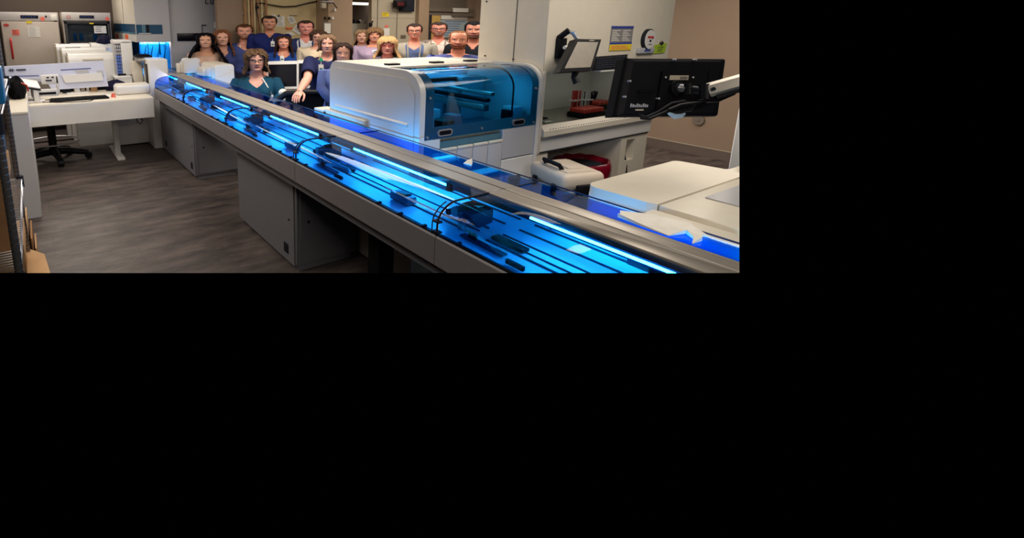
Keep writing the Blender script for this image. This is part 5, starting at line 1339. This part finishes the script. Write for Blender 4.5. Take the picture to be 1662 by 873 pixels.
    # close the crown
    o_ = 0; hmesh.f.append(list(range(nph))); hmesh.m.append(0); hmesh.sm.append(True)
    ho = part(t, 'hair', hmesh)
    sol = ho.modifiers.new('thickness', 'SOLIDIFY'); sol.thickness = .009 if fs else .005; sol.offset = -1
    # ---- glasses
    if glasses:
        gm = MB(); gc = glasses
        for sgn in (-1, 1):
            pts = [HP @ Vector((sgn * .032 + .023 * math.cos(a_) , -.100, .114 + .016 * math.sin(a_) )) for a_ in [2 * math.pi * u / 16 for u in range(17)]]
            gm.tube(pts, .0022 * sw, gc, 6)
            gm.tube([HP @ Vector((sgn * .055, -.099, .120)), HP @ Vector((sgn * .076, -.06, .120)), HP @ Vector((sgn * .078, .0, .116))], .0018 * sw, gc, 6)
        gm.tube([HP @ Vector((-.010, -.102, .118)), HP @ Vector((.010, -.102, .118))], .0022 * sw, gc, 6)
        part(t, 'glasses', gm)
    if badge:
        bx_, bz_, reel = badge
        P = front(bx_, bz_, .03); rt_ = (BP.to_3x3() @ Vector((1, 0, 0))).normalized(); fr_ = (CAM - P).normalized()
        q = [P + rt_ * (sx * .026) + Vector((0, 0, sz * .036)) for sx, sz in ((-1, 1), (1, 1), (1, -1), (-1, -1))]
        bb = MB().add([p + fr_ * .004 for p in q] + [p - fr_ * .002 for p in q], [(0, 1, 2, 3), (7, 6, 5, 4), (0, 4, 5, 1), (1, 5, 6, 2), (2, 6, 7, 3), (3, 7, 4, 0)], PAPER)
        q2 = [P + fr_ * .0045 + rt_ * (sx * .018) + Vector((0, 0, -.010 + sz * .010)) for sx, sz in ((-1, 1), (1, 1), (1, -1), (-1, -1))]
        bb.add([p for p in q2] + [p + fr_ * .001 for p in q2], [(4, 5, 6, 7), (0, 1, 2, 3)], TEALP)
        part(t, 'name_badge', bb)
        top_ = P + Vector((0, 0, .036))
        rl = MB().tube([top_, top_ + Vector((0, 0, .04))], .004, PAPER, 6)
        if reel: rl.cyl(top_ + Vector((0, 0, .05)) + fr_ * .01, top_ + Vector((0, 0, .05)) - fr_ * .004, .019, reel, 16)
        part(t, 'badge_reel', rl)
    if extra: extra(t, front, HP, BP, s)
    return t, front, HP, BP

BLKF = BLACK; GREENR = mat('green_reel', (20, 150, 100), .4)
SILV = STEEL
def lanyard(t, front, HP, BP, s):
    part(t, 'lanyard', MB().tube([front(.05, -.085, .02), front(.085, -.16, .022), front(.12, -.26, .024)], .007, PAPER, 6))
def pendant(t, front, HP, BP, s):
    part(t, 'necklace', MB().tube([front(-.05, -.078, .01), front(-.03, -.11, .012), front(0, -.125, .012), front(.03, -.11, .012), front(.05, -.078, .01)], .003, PAPER, 6))
def pins(t, front, HP, BP, s):
    part(t, 'collar_pin', MB().ell(front(-.05, -.125, .03), .010, .006, .014, PAPER)); part(t, 'collar_pin', MB().ell(front(.06, -.125, .03), .010, .006, .014, PAPER))
def logo_blue(t, front, HP, BP, s):
    P = front(.03, -.17, .016); q = [front(-.02, -.155, .018), front(.09, -.145, .018), front(.09, -.19, .018), front(-.02, -.20, .018)]
    mb = MB(); mb.add(q + [p + (CAM - p).normalized() * .003 for p in q], [(0, 1, 2, 3), (7, 6, 5, 4), (0, 4, 5, 1), (1, 5, 6, 2), (2, 6, 7, 3), (3, 7, 4, 0)], PAPER)
    mb.tube([front(-.01, -.185, .024), front(.02, -.17, .024), front(.05, -.172, .024), front(.08, -.155, .024)], .006, BLUEI, 6)
    part(t, 'shirt_print', mb, 'white and blue print')
def dark_prints(t, front, HP, BP, s):
    mb = MB()
    for (x, z) in ((-.12, -.12), (-.10, -.15), (-.125, -.18)): mb.ell(front(x, z, .02), .016, .006, .012, TEXT, 8, 6)
    part(t, 'vest_embroidery', mb, 'dark round embroidery')
    part(t, 'vest_badge', MB().ell(front(-.125, -.22, .02), .020, .008, .014, PAPER, 8, 6))

SK1 = (214, 160, 136); SK2 = (196, 138, 112); SK3 = (206, 146, 124); SK4 = (180, 124, 96)
person(437.5, 25.5, 47, 7.2, 20.0, 'tall man in a navy polo with a badge, standing highest at the back', SK4, (42, 34, 32), 'short', (22, 32, 88), neck='collar', badge=(.03, -.26, BLACK), smile=1, widen=.95)
person(397.5, 39, 62.5, 7.3, 22.0, 'man in blue scrub jacket with short brown hair and stubble, left of the tall man', SK3, (84, 58, 40), 'short', (62, 74, 128), neck='v', beard=(150, 104, 80), extra=pins, smile=1, widen=.95)
person(360.5, 48.5, 73, 7.2, 21.5, 'woman with long reddish brown hair over a blue scrub top, behind the black haired woman', SK1, (122, 78, 54), 'long', (62, 72, 124), neck='v', female=True, smile=1, hlen=-.16, hw=.9, turn=6, widen=.88)
person(334, 53.5, 76.5, 7.02, 22.5, 'woman with very long black hair and a pale blouse beside the white hoods', (202, 150, 122), (16, 14, 20), 'vlong', (190, 156, 136), neck='scoop', female=True, smile=1, hlen=-.27, hw=1.3, widen=.8)
person(460.5, 58, 78, 6.75, 20.0, 'woman in royal blue scrubs with dark hair, smiling above the black computer screens', (208, 142, 116), (52, 34, 28), 'long', (26, 62, 132), neck='v', female=True, smile=1, hlen=-.16, hw=.7, badge=(-.02, -.19, None), stance='stand')
person(496.5, 33, 55.5, 7.2, 21.5, 'man with high forehead in a white shirt and open navy jacket', (206, 132, 118), (62, 44, 38), 'short', (34, 44, 84), (206, 204, 206), neck='collar', smile=1, widen=1.0, sleeve='long')
person(517, 49.5, 70, 6.7, 19.5, 'woman with short curly brown hair and glasses in a cream top, half hidden', (206, 150, 128), (66, 48, 38), 'curly', (206, 188, 160), neck='round', female=True, glasses=BLACK, turn=-8, hlen=.05, hw=.9, sleeve='long', widen=1.1)
person(531, 56, 84.5, 5.5, 22.5, 'woman in a navy shirt with green badge reel, leaning one hand on the black chair', SK3, (100, 78, 60), 'part', (24, 28, 66), neck='round', female=True, smile=1, hlen=.02, hw=.8, badge=(-.055, -.20, GREENR), extra=pendant, widen=1.05,
       arms={'world': True, 'r': (atK(499, 128, 5.25), atK(486, 149, 5.0)), 'l': (atK(560, 150, 5.5), atK(556, 190, 5.4)), 'curl': .5})
person(556.5, 69.5, 101, 4.75, 24.5, 'woman with dark hair in a light blue fleece beside the rounded analyser', (204, 148, 124), (44, 30, 26), 'tied', (84, 98, 146), neck='round', female=True, smile=1, hw=.8, sleeve='long', widen=1.0,
       arms={'world': True, 'r': (atK(523, 143, 4.75), atK(540, 166, 4.7)), 'l': (atK(592, 150, 5.0), atK(570, 180, 4.9))})
person(416, 80.5, 114, 5.78, 26.5, 'woman with wavy light brown hair and glasses in a dark teal top, lowest at front', (200, 146, 126), (84, 64, 48), 'curly', (14, 62, 84), neck='v', female=True, glasses=DARKG, hlen=-.03, hw=1.0, badge=(.12, -.31, None), extra=lanyard, stance='stand', widen=.92,
       arms={'l': ((.27, -.08, .88), (.18, -.22, .80)), 'r': ((-.29, -.02, .86), (-.12, -.2, .78))}, sleeve='long', turn=4)
person(587.5, 48.5, 69, 7.2, 19.5, 'blonde woman in a black top at the back, left of the woman in lilac', SK1, (150, 122, 92), 'part', (22, 22, 30), neck='v', female=True, smile=1, hlen=-.06, hw=.6)
person(608, 45, 66.5, 6.6, 20.5, 'woman in a lilac shirt with blue and white print, short fringe of brown hair', (208, 142, 112), (118, 90, 62), 'bang', (164, 144, 166), neck='round', female=True, smile=1, hlen=-.01, hw=.7, extra=logo_blue, widen=1.05)
person(628.5, 59.5, 87.5, 5.6, 23.5, 'woman with blonde bob and glasses in a black jacket behind the rounded analyser', (220, 150, 132), (164, 130, 90), 'bang', (22, 26, 40), neck='v', female=True, glasses=RED, hlen=-.05, hw=1.3, sleeve='long', widen=1.05)
person(672.5, 38, 61.5, 6.0, 20.5, 'man with glasses in a grey zip cardigan over a blue scrub top', (202, 130, 108), (50, 38, 36), 'short', (146, 140, 128), (78, 92, 130), neck='v', glasses=DARKG, smile=1, sleeve='long')
person(711.5, 35.5, 58, 6.6, 22.5, 'man with dark framed glasses in a pale pink shirt and taupe vest', (206, 132, 112), (62, 48, 42), 'short', (142, 130, 118), (222, 196, 184), neck='collar', glasses=BLACK, beard=(150, 104, 84), smile=1, extra=dark_prints)
person(743.5, 50, 79, 5.0, 26.0, 'man with receding reddish hair and short beard in a blue collared jacket', (212, 138, 110), (130, 88, 60), 'bald', (70, 80, 138), neck='collar', beard=(120, 70, 48), widen=1.08, sleeve='long', jaw=1.05)
person(768, 34.5, 62, 6.0, 23.5, 'man with black hair in a black polo, partly hidden by the tall cream instrument', (186, 122, 100), (24, 22, 26), 'short', (18, 18, 24), neck='collar', beard=(110, 74, 62), jaw=1.1, widen=1.05)

# desk, screens and chair among the people
dk2 = thing('rear_workbench', 'workbench behind the conveyor carrying the black computer screens', 'bench', (2.75, 5.3, 0))
sp = atK(462, 147, 5.95)
RBx = Matrix.Translation((sp.x + .12, sp.y, 0)) @ Matrix.Rotation(math.atan2(RT.y, RT.x), 4, 'Z')
BZ = sp.z - .04
part(dk2, 'worktop', MB().box(-.16, .62, .02, .34, BZ - .03, BZ, PALEW, .005, M=RBx))
for xx in (-.12, .55): part(dk2, 'leg', MB().box(xx, xx + .05, .15, .2, 0, BZ - .03, GREYW, .004, M=RBx))
def pc_screen(px0, py0, px1, py1, k, label):
    P4 = [atK(px0, py0, k), atK(px1, py0 - 1, k), atK(px1, py1 - 1, k), atK(px0, py1, k)]
    t = thing('computer_screen', label, 'monitor', sum(P4, Vector()) / 4, 'black screens with white frames')
    part(t, 'frame', quadslab(MB(), P4, .04, WHITE))
    c4 = [P4[0].lerp(P4[1], u).lerp(P4[3].lerp(P4[2], u), v) for u, v in ((.04, .12), (.97, .12), (.97, .91), (.04, .91))]
    part(t, 'display', quadslab(MB(), c4, .003, SCREEN, 0, .003))
    m_ = (P4[2] + P4[3]) / 2; bk = (m_ - CAM); bk.z = 0; bk.normalize()
    part(t, 'stand', MB().box(m_.x - .03, m_.x + .03, m_.y - .0, m_.y + .05, BZ, m_.z + .1, GREYW, .004, M=Matrix.Translation(bk * .05)).box(m_.x - .1, m_.x + .1, m_.y - .05, m_.y + .1, BZ, BZ + .015, GREYW, .004, M=Matrix.Translation(bk * .03)))
pc_screen(434, 99.5, 483, 145, 6.0, 'left black computer screen with white frame behind the seated woman')
pc_screen(483.5, 97.5, 522, 143, 6.02, 'right black computer screen with white frame, partly hidden by the navy shirt')
p = atK(505, 139, 5.8)
solo('bench_clutter', MB().box(p.x - .06, p.x + .06, p.y - .04, p.y + .04, BZ, BZ + .05, DARKG, .01).ell((p.x + .05, p.y - .05, BZ + .03), .03, .03, .03, PALEW), 'small cluster of dark and pale bottles on the rear workbench', 'bottles')
tb = atK(459, 150, 5.45)
tm = MB()
for k_, (dx, dz, rr) in enumerate(((0, 0, .05), (.03, -.03, .055), (.01, -.07, .05))):
    tm.ell((tb.x + dx, tb.y, tb.z + dz), rr, .035, rr * .8, CREAM, 9, 6)
solo('crumpled_tissue', tm, 'crumpled cream tissue held in front of the seated woman', 'tissue')
cc = thing('office_chair', 'black office chair back gripped by the woman in navy', 'chair', (*atK(505, 170, 5.0)[:2], 0))
q = atK(506, 158, 5.05)
Mq = Matrix.Translation((q.x, q.y, 0)) @ Matrix.Rotation(math.atan2(RT.y, RT.x), 4, 'Z')
part(cc, 'backrest', MB().box(-.26, .14, -.03, .04, .55, q.z + .045, BLACKM, .03, 3, M=Mq).tube([Mq @ Vector(p_) for p_ in ((-.34, 0, q.z - .03), (-.25, -.02, q.z + .035), (-.05, -.02, q.z + .05), (.13, -.02, q.z + .05))], .03, BLACK, 10))
part(cc, 'seat', MB().box(-.24, .12, -.40, -.04, .46, .54, BLACKM, .03, 3, M=Mq))
part(cc, 'column', MB().cyl(Mq @ Vector((0, -.25, .1)), Mq @ Vector((0, -.25, .47)), .03, BLACK, 14))
for k_ in range(5):
    a = R(72 * k_ + 20); part(cc, 'leg', MB().tube([Mq @ Vector((0, -.25, .11)), Mq @ Vector((.28 * math.cos(a), -.25 + .28 * math.sin(a), .05))], [.028, .018], BLACK, 8).cyl(Mq @ Vector((.28 * math.cos(a) - .02, -.25 + .28 * math.sin(a), .03)), Mq @ Vector((.28 * math.cos(a) + .02, -.25 + .28 * math.sin(a), .03)), .03, BLACK, 12))

# ------------------------------------------------------------------ how far the modelled room reaches
# The room is modelled only as far as the photograph shows it (its picture ends at x=1200, y=443);
# everything is sectioned along those two planes and ends there.
def plane(p0, p1):
    n = ray(*p0).cross(ray(*p1)).normalized()
    return n
nb = plane((0, 443), (1200, 443))
if nb.dot(ray(600, 300)) > 0: nb = -nb
nr = plane((1200, 0), (1200, 443))
if nr.dot(ray(600, 200)) > 0: nr = -nr
bpy.context.view_layer.update()
for o in list(SC.objects):
    if o.type != 'MESH': continue
    mw = o.matrix_world; inv = mw.inverted()
    for n in (nb, nr):
        me = o.data
        ds = [(mw @ v.co - CAM).dot(n) for v in me.vertices]
        if not ds or max(ds) <= 0: continue
        b = bmesh.new(); b.from_mesh(me)
        if min(ds) >= 0:
            bmesh.ops.delete(b, geom=b.verts[:], context='VERTS')
        else:
            co = inv @ CAM; no = (inv.to_3x3() @ n).normalized()
            r_ = bmesh.ops.bisect_plane(b, geom=b.verts[:] + b.edges[:] + b.faces[:], plane_co=co, plane_no=no, clear_outer=True)
            ed = [e for e in r_['geom_cut'] if isinstance(e, bmesh.types.BMEdge) and e.is_valid and e.is_boundary]
            if ed:
                try: bmesh.ops.holes_fill(b, edges=ed)
                except Exception: pass
        b.to_mesh(me); b.free(); me.update()
gone = [o for o in SC.objects if o.type == 'MESH' and len(o.data.vertices) == 0]
for o in gone: D.objects.remove(o)
